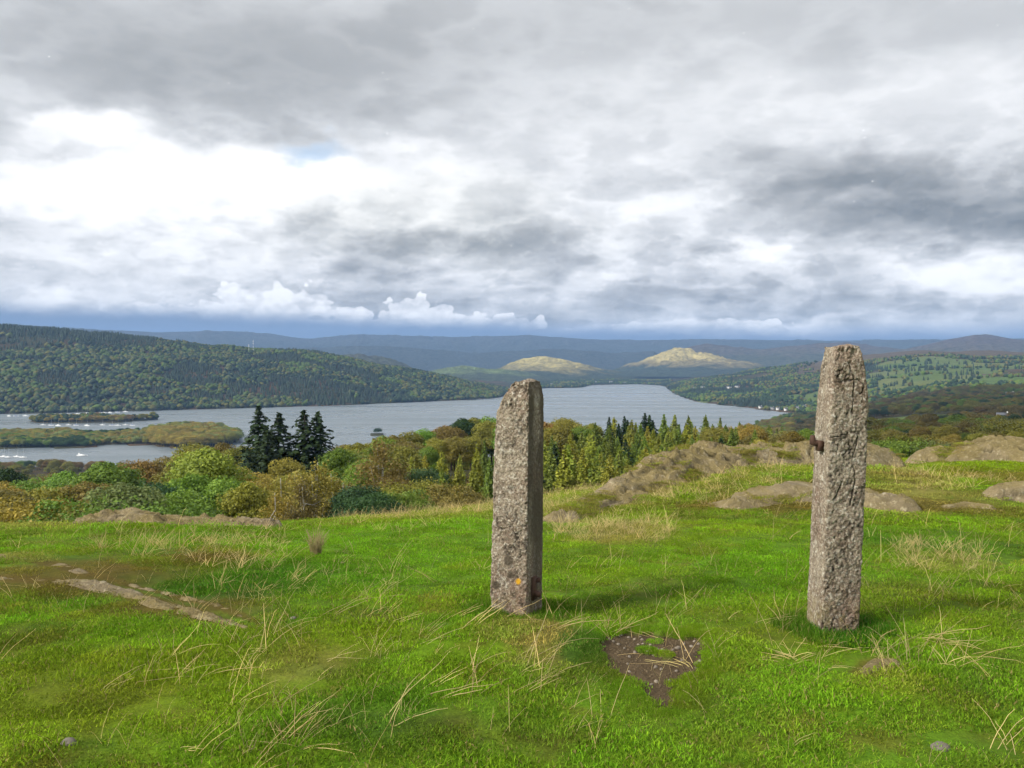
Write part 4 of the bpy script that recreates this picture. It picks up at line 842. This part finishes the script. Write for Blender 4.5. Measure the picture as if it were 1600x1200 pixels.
def broadleaf(seed, cw=.42, ch=.40, cz=.60, K=60, per=260, leaf=.019, droop=0., flat=1.):
    """unit-height tree: crown half width cw, half height ch, centre height cz"""
    r_ = np.random.default_rng(seed); d_ = rdir(r_, K); d_[:, 2] = np.where(d_[:, 2] < -.55, -d_[:, 2], d_[:, 2])
    rad = r_.uniform(.35, 1, K) ** .55; lop = 1 + .22 * fbm(d_, 1.4, 2, seed)
    C = d_ * rad[:, None] * lop[:, None] * (cw * .78, cw * .78, ch * .80); C[:, 2] += cz
    br_ = r_.uniform(.22, .40, K) * cw; P_, N_, L_ = [], [], []
    for c, q in zip(C, br_):
        n = int(per * r_.uniform(.6, 1.4)); dd = rdir(r_, n); dd[:, 2] = np.where((dd[:, 2] < -.2) & (r_.uniform(0, 1, n) < .7), -dd[:, 2], dd[:, 2])
        P_.append(c + dd * q * (r_.uniform(.45, 1.08, n) ** .6)[:, None] * (1.15, 1.15, .85)); N_.append(dd + (0, 0, .35)); L_.append(np.clip(r_.normal(.5, .22, n) + r_.normal(0, .14), 0, 1))
    V_, Q_ = leaves(np.concatenate(P_), np.concatenate(N_), leaf, r_); lv = np.repeat(np.concatenate(L_), 4)
    t_ = Tree(); t_.crown = (V_, Q_, lv); t_.trunk = limb_set(r_, .72, .022, C[r_.choice(K, 9, False)], (.3, .75)); return t_
def birch(seed):
    r_ = np.random.default_rng(seed); t_ = Tree(); P_, N_ = [], []; tops = []
    for i in range(30):
        f = r_.uniform(.28, 1.); w_ = .20 * math.sin(min(1, (1.04 - f) * 2.0) * math.pi / 2) + .04; th = r_.uniform(0, 6.28); e = np.array((w_ * math.cos(th), w_ * math.sin(th), f)); tops.append(e)
        n = 170; u_ = r_.uniform(.15, 1.1, n)[:, None]; s0 = np.array((0, 0, max(f - .12, .2)))
        q = s0 + (e - s0) * u_ + r_.normal(0, .035, (n, 3)) - np.array((0, 0, 1)) * np.abs(r_.normal(0, .05, (n, 1))); P_.append(q); N_.append(rdir(r_, n) + (0, 0, .3))
    V_, Q_ = leaves(np.concatenate(P_), np.concatenate(N_), .016, r_, .8); n = len(V_) // 4
    t_.crown = (V_, Q_, np.repeat(np.clip(r_.normal(.5, .25, n), 0, 1), 4)); t_.trunk = limb_set(r_, .96, .0125, [tops[i] for i in range(12)], (.25, .8)); return t_
def conifer(seed, wd=.17, tiers=26, dens=1., droop=.25, leaf=.026, ragged=.25, bare=.06, soft=0.):
    r_ = np.random.default_rng(seed); P_, N_, L_ = [], [], []; t_ = Tree()
    for i in range(tiers):
        f = bare + (1 - bare) * (i / tiers) ** .92; w_ = wd * (1 - f) ** .82 * (1 if soft == 0 else min(1, .55 + 1.6 * f)) + .008; nb = max(4, int(11 * dens * (1 - .55 * f))); off = r_.uniform(0, 6.28)
        for k in range(nb):
            th = off + k * 6.283 / nb + r_.normal(0, .18); L = w_ * r_.uniform(1 - ragged, 1 + ragged * .8); n = max(6, int(L / wd * 30 * dens)); u_ = r_.uniform(.05, 1, n) ** .75
            side = r_.normal(0, .16, n) * L * (1.05 - u_); zz = f - droop * L * u_ ** 1.3 + .10 * L * u_ ** 3 + r_.normal(0, .006 + soft * .012, n) - np.abs(r_.normal(0, .008 + soft * .01, n))
            P_.append(np.stack([math.cos(th) * L * u_ - math.sin(th) * side, math.sin(th) * L * u_ + math.cos(th) * side, zz], 1)); N_.append(np.tile((math.cos(th) * .5, math.sin(th) * .5, .8), (n, 1))); L_.append(np.clip(r_.normal(.35 + .3 * u_, .18), 0, 1))
    n = 26; P_.append(np.stack([r_.normal(0, .004, n), r_.normal(0, .004, n), r_.uniform(.93, 1.02, n)], 1)); N_.append(rdir(r_, n)); L_.append(np.full(n, .5))
    V_, Q_ = leaves(np.concatenate(P_), np.concatenate(N_), leaf, r_, .35 + soft * .4, 1.7); t_.crown = (V_, Q_, np.repeat(np.concatenate(L_), 4)); t_.trunk = limb_set(r_, .97, .014, [], (.3, .8)); return t_
KIND = {
    'broad': [broadleaf(1), broadleaf(2, .46, .38, .58), broadleaf(3, .38, .43, .56, 56), broadleaf(4, .50, .40, .56, 56)],
    'bush': [broadleaf(11, .62, .46, .46, 50, 260, .024), broadleaf(12, .72, .44, .44, 54, 260, .024)],
    'birch': [birch(21), birch(22)],
    'spruce': [conifer(31, .27, 24, 1.15, .30, .026, .45), conifer(32, .29, 25, 1.05, .34, .026, .5), conifer(33, .25, 23, 1.1, .28, .026, .45)],
    'larch': [conifer(41, .23, 24, 1.35, .15, .022, .45, .03, 1.), conifer(42, .26, 23, 1.35, .1, .023, .5, .02, 1.), conifer(43, .21, 24, 1.25, .2, .022, .5, .03, 1.)]}
TMESH = {}
for kd, L in KIND.items():
    for i, t_ in enumerate(L):
        V_, Q_, lv = t_.crown
        TMESH[kd, i] = (new_mesh('crown', V_, Q_, None, M_leaf, {'lv': lv}), t_.trunk.mesh('trunk', M_birch if kd == 'birch' else M_bark, True))
        V2 = np.concatenate(t_.trunk.V); me = new_mesh('wood_tree', np.concatenate([V_, V2]), np.concatenate([Q_, np.concatenate(t_.trunk.Q) + len(V_)]), None, M_leaf_i, {'lv': np.concatenate([lv, np.full(len(V2), .1)])})
        t_.idx = proto('midtrees', me)
PAL = {'green': (.10, .165, .022), 'bright': (.145, .18, .026), 'olive': (.155, .155, .026), 'dark': (.030, .062, .020), 'brown': (.135, .112, .030), 'rust': (.165, .112, .032), 'yellow': (.225, .185, .028),
       'gold': (.195, .158, .030), 'spruce': (.036, .062, .022), 'larch': (.170, .185, .026), 'larchg': (.115, .155, .026), 'sage': (.145, .175, .055)}
NAMEK = {'broad': ('broadleaf_tree', 'broadleaf tree', 'tree'), 'bush': ('shrub', 'rounded shrub', 'shrub'), 'birch': ('birch_tree', 'slender birch', 'tree'), 'spruce': ('spruce_tree', 'spruce', 'tree'), 'larch': ('larch_tree', 'feathery larch', 'tree')}
COLW = {'green': 'leafy green', 'bright': 'bright green', 'olive': 'olive green', 'dark': 'dark green', 'brown': 'brown autumn', 'rust': 'rust coloured', 'yellow': 'yellow autumn', 'gold': 'golden brown', 'spruce': 'blackish green', 'larch': 'yellowish green', 'larchg': 'mid green', 'sage': 'pale sage green'}
tr_ = np.random.default_rng(3); TREES = []
def tree(px, top, r, kd, colr, wk=1., label=None, group=None, hmax=30.):
    a = px_az(px); x, y = r * math.sin(a), r * math.cos(a); zg = float(H(x, y)[0]); h = min(max(zpy(top, r, px) - zg, 3.5), hmax) if top else tr_.uniform(10, 15)
    nm, kw, cat = NAMEK[kd]; i = int(tr_.integers(0, len(KIND[kd])))
    wh = [w_ for lim, w_ in ((150, 'below the moored yachts'), (290, 'between yachts and the big bright tree'), (390, 'around the big bright tree'), (530, 'by the four tall spruces'), (640, 'around the thin brown birch'), (765, 'beyond the grassy crest'), (870, 'behind the shorter post'), (1040, 'beyond the rock ramp toe'), (1240, 'behind the high rock ramp'), (1345, 'behind the taller post'), (9999, 'behind the rounded boulder hump')) if px < lim][0]
    row = 'front' if r < 135 else 'middle' if r < 195 else 'back'; sz = 'short' if h < 9.5 else 'tall' if h > 14.5 else 'mid sized'
    lb = '%s %s %s, %s row, %s' % (sz, COLW[colr], kw, row, wh)
    root = link(nm, None, None, label or lb, cat, group or ('%s %s %ss, %s row, %s' % (sz, COLW[colr], kw, row, wh)))
    root.location = (x, y, zg); root.rotation_euler = (0, 0, tr_.uniform(0, 6.28)); s_ = h * tr_.uniform(.9, 1.1) * wk; root.scale = (s_, s_, h); root.empty_display_size = .2
    c = np.array(PAL[colr]) * (1.0 if kd == 'spruce' else 1.6 if px < 1240 else 1.2) * tr_.uniform(.8, 1.2) * tr_.uniform(.92, 1.08, 3)
    o = link('crown', TMESH[kd, i][0], root); o.color = (*c, 1); link('trunk', TMESH[kd, i][1], root); TREES.append((px, r)); return root
# trees that can be told apart
for px, top, lab in [(404, 638, 'tallest dark spruce of the four standing against the lake'), (436, 648, 'dark spruce close beside the tallest spruce'), (474, 644, 'thin topped dark spruce next to the bare stemmed birches'), (496, 646, 'dark spruce with drooping tips at the end of the spruce group')]:
    tree(px, top, 225, 'spruce', 'spruce', 1.45, lab, 'four tall spruces')
tree(416, 668, 210, 'spruce', 'spruce', 1.5, 'shorter dark spruce filling the gap before the two tallest spruces', 'four tall spruces')
tree(492, 716, 112, 'birch', 'gold', 1.25, 'golden brown birch with a straight white trunk before the spruces'); tree(594, 690, 128, 'birch', 'brown', 1.1, 'thin brown birch with a tall white trunk amid green trees')
tree(320, 706, 145, 'broad', 'bright', 1.25, 'big bright green tree with a broad crown left of the spruces')
tree(160, 727, 180, 'broad', 'green', 1.2); tree(365, 724, 185, 'broad', 'olive', 1.1); tree(396, 735, 150, 'broad', 'gold', 1.)
for q in [(8, 735, 250, 'broad', 'dark'), (45, 745, 205, 'broad', 'green'), (82, 742, 230, 'broad', 'brown'), (116, 746, 205, 'broad', 'brown'), (215, 713, 235, 'broad', 'rust'), (250, 711, 240, 'broad', 'brown'), (280, 716, 220, 'broad', 'olive'),
          (135, 757, 150, 'broad', 'brown'), (18, 776, 118, 'bush', 'yellow'), (55, 769, 120, 'bush', 'yellow'), (98, 772, 114, 'bush', 'green'), (128, 775, 112, 'bush', 'olive'), (192, 760, 108, 'broad', 'sage'), (240, 750, 122, 'broad', 'dark'), (225, 768, 104, 'bush', 'green'),
          (10, 760, 150, 'broad', 'brown'), (75, 757, 150, 'broad', 'olive'), (100, 740, 190, 'broad', 'green'), (270, 760, 112, 'broad', 'green'), (300, 745, 130, 'broad', 'green'), (352, 742, 125, 'broad', 'green'), (385, 758, 112, 'broad', 'olive'), (410, 745, 130, 'broad', 'gold'),
          (440, 742, 118, 'birch', 'gold'), (462, 736, 122, 'birch', 'gold'), (518, 735, 122, 'birch', 'gold'), (535, 750, 114, 'birch', 'brown'), (430, 765, 105, 'birch', 'gold'), (475, 755, 104, 'birch', 'brown'), (345, 695, 260, 'broad', 'brown'), (310, 690, 270, 'broad', 'olive'), (380, 700, 240, 'broad', 'olive'),
          (545, 700, 200, 'broad', 'bright'), (560, 694, 240, 'broad', 'olive'), (585, 690, 250, 'broad', 'olive'), (615, 682, 260, 'broad', 'olive'), (640, 672, 285, 'broad', 'olive'), (662, 668, 300, 'broad', 'green'), (690, 662, 310, 'broad', 'rust'), (705, 663, 300, 'broad', 'brown'), (722, 656, 320, 'broad', 'dark'), (742, 655, 330, 'broad', 'olive'), (768, 648, 330, 'broad', 'green'), (760, 660, 300, 'broad', 'olive'),
          (570, 715, 180, 'broad', 'green'), (600, 705, 195, 'broad', 'gold'), (625, 700, 205, 'broad', 'olive'), (650, 690, 230, 'broad', 'gold'), (680, 686, 240, 'broad', 'olive'), (710, 684, 240, 'broad', 'gold'), (735, 680, 250, 'broad', 'olive'), (670, 700, 205, 'broad', 'green'),
          (560, 755, 105, 'broad', 'dark'), (580, 765, 100, 'broad', 'dark'), (612, 740, 125, 'broad', 'brown'), (625, 760, 104, 'bush', 'green'), (642, 716, 165, 'larch', 'larch'), (664, 712, 168, 'larch', 'larch'), (690, 706, 172, 'larch', 'larch'), (718, 712, 165, 'larch', 'larch'), (745, 696, 172, 'larch', 'larch'), (757, 690, 178, 'larch', 'larchg'),
          (664, 728, 132, 'broad', 'dark'), (690, 735, 128, 'larch', 'larchg'), (715, 728, 132, 'larch', 'larch'), (740, 725, 135, 'larch', 'larch'), (645, 745, 118, 'bush', 'olive'), (700, 750, 112, 'bush', 'brown'), (765, 722, 132, 'larch', 'larchg'), (790, 710, 140, 'larch', 'larch')]:
    tree(*q)
tree(590, 668, 1790, 'bush', 'dark', 1.3, 'dark round tree clump standing alone on a tiny lake islet', hmax=16); 
# the larch and conifer plantation behind the gap, with autumn trees at its edges
for r, tp in ((128, 716), (150, 704), (175, 692), (205, 680), (240, 668), (280, 662)):
    n = int((1235 - 800) / (15.5 * 190 / r) ) ; n = min(n, 34)
    for i in range(n):
        px = 800 + (i + .5) * 435 / n + tr_.normal(0, 5); u = tr_.uniform(0, 1); top = tp + tr_.normal(0, 6) + (6 if px > 1180 else 0)
        if r > 230 and px < 930: kd, c = 'broad', ('rust' if u < .2 else 'olive' if u < .6 else 'green')
        elif px > 1130 and u < .6: kd, c = 'broad', ('gold' if u < .25 else 'olive' if u < .45 else 'brown')
        elif u < .07: kd, c, top = 'spruce', 'dark', top - 5
        elif u < .12: kd, c = 'broad', 'olive'
        else: kd, c = 'larch', ('larch' if u < .62 else 'larchg')
        tree(px, top, r * tr_.uniform(.96, 1.05), kd, c, 1.25 if kd != 'broad' else .95)
for px, top in ((952, 653), (976, 652), (1008, 647), (1015, 650), (1038, 649), (1055, 650), (1076, 651), (1103, 650)): tree(px, top, 262, 'larch' if px > 1020 else 'spruce', 'larchg' if px > 1020 else 'dark', 1.1)
# right of the taller post
for q in [(1240, 676, 190, 'broad', 'gold'), (1222, 668, 240, 'larch', 'larchg'), (1262, 672, 230, 'broad', 'green'), (1362, 690, 130, 'bush', 'olive'), (1385, 684, 150, 'bush', 'green'), (1424, 674, 140, 'bush', 'olive'), (1410, 680, 128, 'bush', 'green'), (1475, 684, 130, 'bush', 'sage'), (1452, 678, 170, 'broad', 'gold'), (1490, 676, 180, 'broad', 'gold'), (1508, 684, 140, 'bush', 'brown'),
          (1345, 680, 180, 'broad', 'brown'), (1530, 678, 190, 'broad', 'olive'), (1560, 674, 210, 'broad', 'brown'), (1590, 672, 215, 'broad', 'olive'), (1620, 676, 200, 'broad', 'green'), (1298, 672, 220, 'broad', 'olive'), (1400, 668, 240, 'broad', 'brown'), (1440, 664, 260, 'broad', 'brown'), (1480, 662, 280, 'broad', 'olive')]:
    tree(*q)
# fill behind the row of named trees
for i in range(46):
    px = tr_.uniform(-40, 640); r = tr_.uniform(170, 330); tree(px, None, r, 'broad', str(tr_.choice(['green', 'olive', 'bright', 'gold', 'brown', 'olive'])), 1.05)

# where houses stand, so that the woods leave them a clearing
FAR_HOUSES = [(1216, 641, 6, None), (1228, 642, 5, None), (1207, 640, 5, None), (1246, 630, 5, 2800), (1257, 629, 5, 2850), (1188, 638, 5, None), (915, 597, 10, 5650), (861, 590, 8, 5400), (930, 598, 9, 5900), (955, 597, 12, 5950), (976, 599, 9, 5850), (1086, 608, 12, 4150), (1098, 608, 8, 4150), (1140, 602, 12, 4000), (1152, 602, 10, 4000), (889, 592, 8, 6100)]
CLEAR = [(at_r(px, py, r) if r else ground(px, py), w_ + 5) for px, py, w_, r in FAR_HOUSES + [(1567, 657, 7, 980), (1578, 630, 8, 1900), (276, 636, 11, 2715)]]
def cleared(x, y):
    ok = np.ones(len(x), bool)
    for c, w_ in CLEAR:
        R0 = math.hypot(c[0], c[1]); u = (x * c[0] + y * c[1]) / R0; v = (x * c[1] - y * c[0]) / R0; ok &= ~((np.abs(v) < w_) & (u > R0 - 75) & (u < R0 + 8))
    return ok
# ------------------------------------------------------------------ farther woods (one mass each)
def lump_tree(seed, con=False):
    r_ = np.random.default_rng(seed); nb, na = 7, 9; V_ = []
    for i in range(nb):
        f = i / (nb - 1)
        for k in range(na):
            th = k * 6.283 / na + i * .35
            w_ = (.17 * (1 - f) ** .9 + .004) * r_.uniform(.7, 1.3) if con else .42 * math.sin(max(.04, min(.985, .12 + .86 * f)) * math.pi) ** .75 * r_.uniform(.72, 1.28)
            V_.append((w_ * math.cos(th), w_ * math.sin(th), f * 1.0 + r_.normal(0, .035) * (f < .95)))
    return new_mesh('wood_crown', V_, grid_quads(nb, na, True), [[(nb - 1) * na, (nb - 1) * na + k, (nb - 1) * na + k + 1] for k in range(1, na - 1)], M_leaf_i, {'lv': np.clip(r_.normal(.5, .2, len(V_)), 0, 1)})
for k in range(6): proto('fartrees', lump_tree(600 + k))
for k in range(3): proto('fartrees', lump_tree(620 + k, True))
wr = np.random.default_rng(8)
def wood_points(n, a0, a1, r0, r1):
    r_ = np.sqrt(wr.uniform(r0 ** 2, r1 ** 2, n)); a = np.radians(wr.uniform(a0, a1, n)); x, y = r_ * np.sin(a), r_ * np.cos(a); return x, y, r_, CX + F * np.tan(a), H(x, y)
def mixpal(names, x, y, sc, seed, n):
    pick = np.clip((fbm2(x, y, sc, 3, seed) * 1.1 + .5 + wr.normal(0, .20, n)) * len(names), 0, len(names) - 1).astype(int); return np.array([PAL[q] for q in names])[pick] * wr.uniform(.75, 1.25, (n, 1))
def put_wood(name, label, colname, x, y, z_, h, kinds, tint, wk=1.):
    n = len(x); h = h * (1 + .45 * fbm2(x, y, .012, 3, 401)); s_ = h * wr.uniform(.85, 1.25, n) * wk; scatter(name, colname, np.stack([x, y, z_ - .03 * h], 1), kinds, np.stack([0 * x, 0 * x, wr.uniform(0, 6.28, n)], 1), np.stack([s_, s_, h], 1), tint, kind='stuff', label=label)
# wooded hill across the lake
x, y, r_, p_, z_ = wood_points(48000, -38, 2.5, 2400, 5300); r_ = y.copy()
rg_ = np.interp(p_, [-400, 0, 400, 550, 700, 800, 860, 915], [3700, 3800, 3900, 4000, 4100, 4600, 5600, 5800]); f_, _, e_, _ = pasture(x, y)
con = (p_ < 246) & (r_ > 3330) | (p_ > 430) & (p_ < 505) & (r_ > 3700) | (fbm2(x, y, .006, 2, 201) > .32) | ((r_ < 3300) & (p_ > 480) & (p_ < 640) & (fbm2(x, y, .01, 2, 203) > -.1))
heathy = (p_ < 120) & (r_ > 3150) & (r_ < 3330)
k = cleared(x, y) & (z_ > LAKE + .6) & (r_ < rg_) & (f_ < .5) & ~(heathy & (wr.uniform(0, 1, len(x)) < .7)); x, y, r_, p_, z_, con = (q[k] for q in (x, y, r_, p_, z_, con)); n = len(x)
ti = mixpal(['green', 'olive', 'dark', 'sage', 'dark', 'green', 'olive', 'dark'], x, y, .006, 205, n) * .78; ti = np.where(con[:, None], np.array((.040, .065, .030)) * wr.uniform(.7, 1.3, (n, 1)), ti)
put_wood('far_woodland', 'mixed autumn woodland covering the long hill across the lake', 'fartrees', x, y, z_, np.where(con, wr.uniform(13, 20, n), wr.uniform(10, 17, n)), np.where(con, wr.integers(6, 9, n), wr.integers(0, 6, n)), ti, np.where(con, 1.25, 1.3))
# shore woods and hedgerows on the right side and the head of the lake
x, y, r_, p_, z_ = wood_points(70000, 1.5, 38, 2300, 6400); f_, _, e_, hth = pasture(x, y)
lone = (f_ > .5) & ((e_ < 11) & (wr.uniform(0, 1, len(x)) < .7) | (wr.uniform(0, 1, len(x)) < .012))
wooded = (f_ < .5) & (fbm2(x, y, .004, 3, 211) > -.35) & (wr.uniform(0, 1, len(x)) > hth * 1.05) & (wr.uniform(0, 1, len(x)) < .8)
k = cleared(x, y) & (z_ > LAKE + .6) & (lone | wooded) & (r_ < 5400 + (p_ < 1050) * 900); x, y, r_, p_, z_ = (q[k] for q in (x, y, r_, p_, z_)); n = len(x); con = fbm2(x, y, .005, 2, 213) > .22
ti = mixpal(['dark', 'green', 'dark', 'olive', 'green', 'brown', 'dark'], x, y, .004, 215, n); ti = np.where(con[:, None], np.array((.032, .055, .028)) * wr.uniform(.7, 1.3, (n, 1)), ti)
put_wood('far_woodland', 'dark woods and hedgerow trees among the pale green fields across the lake', 'fartrees', x, y, z_, np.where(con, wr.uniform(13, 19, n), wr.uniform(8, 14, n)), np.where(con, wr.integers(6, 9, n), wr.integers(0, 6, n)), ti, 1.15)
# middle distance: between the slope and the lake
x, y, r_, p_, z_ = wood_points(15000, -36, 36, 300, 2400); f_, _, e_, _ = pasture(x, y)
left = p_ < 1130; k = cleared(x, y) & (z_ > LAKE + .8) & (f_ < .5) & ((left & (r_ < 1560)) | ~left) & (wr.uniform(0, 1, len(x)) < np.where(left, .55, .95)) & ~((p_ > 560) & (p_ < 620) & (r_ > 1500))
for f2 in (isl1, isl2): a, b_ = f2(p_); k &= ~((y > a - 30) & (y < b_ + 30) & (a > 0))
x, y, r_, p_, z_ = (q[k] for q in (x, y, r_, p_, z_)); n = len(x); rightm = p_ > 1240
ti = np.where(rightm[:, None], mixpal(['brown', 'rust', 'brown', 'olive', 'dark', 'green', 'brown', 'olive'], x, y, .008, 221, n) * .8, mixpal(['green', 'olive', 'gold', 'brown', 'green', 'rust', 'olive'], x, y, .01, 223, n) * 1.3)
put_wood('lakeside_woodland', 'brown and green autumn woods in the valley between hill and lake', 'midtrees', x, y, z_, wr.uniform(8, 13.5, n), wr.choice([0, 1, 2, 3, 4, 5], n), ti, 1.15)
# the islands
for f2, cnt, lab, pal in ((isl1, 2400, 'long low wooded island in the lake, orange and green in autumn', ['dark', 'green', 'sage', 'olive', 'gold', 'sage', 'olive', 'gold']), (isl2, 900, 'narrow orange wooded islet strip behind the long island', ['olive', 'gold', 'rust', 'olive', 'gold'])):
    x, y, r_, p_, z_ = wood_points(cnt * 9, -36, -16.5, 1480, 2750); a, b_ = f2(p_); k = (y > a) & (y < b_) & (a > 0) & (p_ > -60); x, y, r_, p_, z_ = (q[k][:cnt] for q in (x, y, r_, p_, z_)); n = len(x)
    ti = mixpal(pal, x + 400 * (p_ / 400), y, .006, 231, n) * 1.1
    put_wood('island_wood', lab, 'midtrees', x, y, np.maximum(z_, LAKE + 1), np.where(p_ > 235, wr.uniform(14, 22, n), wr.uniform(9, 15, n)), wr.choice([0, 1, 2, 3, 3, 1], n), ti * 1.6, 1.15)
# lakeside trees standing clear of the wood
for px, r, c in ((62, 1330, 'brown'), (84, 1310, 'olive'), (104, 1290, 'olive'), (42, 1340, 'dark'), (152, 1280, 'olive'), (144, 1240, 'green')):
    tree(px, zpy and None, r, 'broad', c, 1.2, '%s tree on the lake shore near the moored white boats' % COLW[c], 'trees on the near lake shore')

# ------------------------------------------------------------------ houses, boats, masts
M_white = simple('white_render', (.78, .77, .74), .8, 0, .06, .5); M_slate = simple('slate_roof', (.11, .115, .13), .6, 0, .2, 1.); M_win = simple('dark_window', (.03, .035, .045), .2, 0, .2, 1.)
M_hull = simple('white_hull', (.82, .82, .80), .35, 0, .04, .6); M_mast = simple('pale_spar', (.72, .73, .74), .4, .3, .05, 1.); M_cover = simple('blue_cover', (.10, .16, .32), .7, 0, .15, 2.)
def gable(w_, d_, h_, rf):
    b = MB(); b.add([(-w_, -d_, -2), (w_, -d_, -2), (w_, d_, -2), (-w_, d_, -2), (-w_, -d_, h_), (w_, -d_, h_), (w_, d_, h_), (-w_, d_, h_), (-w_, 0, h_ + rf), (w_, 0, h_ + rf)], [(0, 1, 5, 4), (2, 3, 7, 6)], [(1, 2, 6), (1, 6, 5), (5, 6, 9), (3, 0, 4), (3, 4, 7), (7, 4, 8)])
    e = .5; rb = MB()
    for sgn in (-1, 1):
        P_ = np.array([(-w_ - e, sgn * (d_ + e), h_ - rf * e / d_), (w_ + e, sgn * (d_ + e), h_ - rf * e / d_), (w_ + e, 0, h_ + rf), (-w_ - e, 0, h_ + rf)]) + (0, 0, .06); P2 = P_ + (0, 0, .28)
        rb.add(np.concatenate([P_, P2]), [(0, 1, 2, 3), (4, 5, 6, 7), (0, 1, 5, 4), (1, 2, 6, 5), (2, 3, 7, 6), (3, 0, 4, 7)])
    return b, rb
def house(px, py, w_, label, rz=0., h_=5.2, group=None, r=None):
    g0 = at_r(px, py, r) if r else ground(px, py); g0[2] = H(g0[0], g0[1])[0]; root = link('white_house', None, None, label, 'house', group); root.location = g0; root.rotation_euler = (0, 0, rz - px_az(px))
    b, rb = gable(w_, 3.6, h_, 2.6); link('wall', b.mesh('wall', M_white), root); rf = link('roof', rb.mesh('roof', M_slate), root)
    link('chimney', MB().box((w_ * .7, 0, h_ + 3.0), (.5, .4, .9)).mesh('chimney', M_white), rf)
    for fx in (-.55, 0, .55):
        for fz in (.28, .72): link('window', MB().box((w_ * fx, -3.63, h_ * fz), (.5, .06, .6)).mesh('window', M_win), root)
G_H = 'white houses along the far shore'; LB = 'small white house among trees on the far lake shore'
for px, py, w_, r in FAR_HOUSES:
    house(px, py, w_, LB, tr_.uniform(-.4, .4), 6., G_H, r)
house(1567, 657, 5.5, 'white house with slate roof among brown trees at the valley wood edge', .2, 5.5, None, 980); house(1578, 630, 7, 'white house in the dark wood below the sloping pale green fields', .1, 6, None, 1900)
house(276, 636, 9, 'lone white boathouse at the foot of the wooded hill across the lake', 0, 5, None, 2715)
def boat(px, py, L, label, mast=True, cover=False, group='boats moored on the lake', kind='sailing_boat'):
    r = 1.0 * (LAKE - EYE) / (ray(px, py)[2]) * math.hypot(*ray(px, py)[:2]); g0 = at_r(px, py, r); root = link(kind, None, None, label, 'boat', group); root.location = (g0[0], g0[1], LAKE); root.rotation_euler = (0, 0, tr_.uniform(-.35, .35))
    w_ = L * .16; xs = np.linspace(-.5, .5, 9) * L; hw = w_ * np.array([.75, .9, 1, 1, .97, .88, .7, .42, .02]); sheer = L * (.115 + .03 * (np.linspace(-1, 1, 9) ** 2)); b = MB(); V_ = []
    for x_, q, s_ in zip(xs, hw, sheer): V_ += [(x_, -q, s_), (x_, -q * .75, -.1), (x_, 0, -.4), (x_, q * .75, -.1), (x_, q, s_), (x_, 0, s_ + .05)]
    b.add(V_, grid_quads(9, 6, True)); b.T.append(np.array([(0, 1, 2), (0, 2, 3), (0, 3, 4), (0, 4, 5)])); link('hull', b.mesh('hull', M_hull, False), root)
    link('cabin', MB().box((.02 * L, 0, L * .15), (L * .20, w_ * .62, L * .055), .8).mesh('cabin', M_hull if not cover else M_cover), root)
    if mast:
        V_, Q_ = tube([(.08 * L, 0, L * .1), (.08 * L, 0, L * .7), (.08 * L, 0, L * 1.3)], [.12, .11, .08], 6); link('mast', MB().add(V_, Q_).mesh('mast', M_mast), root)
        V_, Q_ = tube([(.08 * L, 0, L * .25), (-.36 * L, 0, L * .25)], [.16, .13], 6); link('boom', MB().add(V_, Q_).mesh('boom', M_cover if cover else M_mast), root)
    return root
for i, px in enumerate((67, 80, 91, 107, 119, 136, 160, 175, 184, 196, 207)): boat(px, 664.5 + .5 * (i % 3), 12 + (i % 3), 'masted white boat moored between the long island and the narrow islet', True, i % 3 == 1, 'boats moored behind the island')
for i, px in enumerate((14, 25, 40, 66, 105, 112, 121, 128, 136, 146, 156, 163, 172, 184, 196)): boat(px, (650.5 if px < 70 else 648.3 - .045 * (px - 100)), 13 + (i % 3) * 1.5, 'small white boat moored below the wooded hill across the lake', i % 2 == 0, i % 4 == 1, 'boats moored under the far hill')
for i, px in enumerate((6, 13, 27, 36)): boat(px, 714.5 + i % 2, 12, 'white yacht moored by the near shore before the long island', True, False, 'yachts moored by the near shore')
rb_ = boat(128, 713, 17, 'large white cabin boat gliding past the near shore trees', False, False, None, 'cabin_boat'); rb_.rotation_euler = (0, 0, .1)
link('wheelhouse', MB().box((-4.2, 0, 4.0), (1.0, 1.1, 1.6), .7).mesh('wheelhouse', M_hull), rb_); link('saloon', MB().box((1.0, 0, 2.6), (5.2, 1.9, .7), .95).mesh('saloon', M_hull), rb_)
def mast(px, top, r, label):
    a = px_az(px); x, y = r * math.sin(a), r * math.cos(a); zg = float(H(x, y)[0]); h = zpy(top, r, px) - zg; root = link('radio_mast', None, None, label, 'mast', None); root.location = (x, y, zg); b = MB()
    for k in range(3): th = k * 2.094; V_, Q_ = tube([(1.6 * math.cos(th), 1.6 * math.sin(th), -2), (.5 * math.cos(th), .5 * math.sin(th), h)], [.28, .22], 5); b.add(V_, Q_)
    link('tower', b.mesh('tower', M_mast), root); b = MB()
    for k in range(12): f = k / 12; w_ = 1.6 - 1.1 * f; V_, Q_ = tube([(w_, 0, h * f), (-w_ * .5, w_ * .85, h * (f + .04)), (-w_ * .5, -w_ * .85, h * (f + .08)), (w_, 0, h * (f + .083))], [.12] * 4, 4); b.add(V_, Q_)
    link('bracing', b.mesh('bracing', M_mast), root)
    for f in (.72, .88): link('antenna_ring', MB().box((0, 0, h * f), (1.5, 1.5, 1.4), .9).mesh('antenna_ring', M_white), root)
mast(396, 531, 3780, 'taller pale lattice radio mast on the crest of the wooded hill'); mast(389, 538, 3780, 'shorter pale radio mast beside the taller mast on the wooded hill')
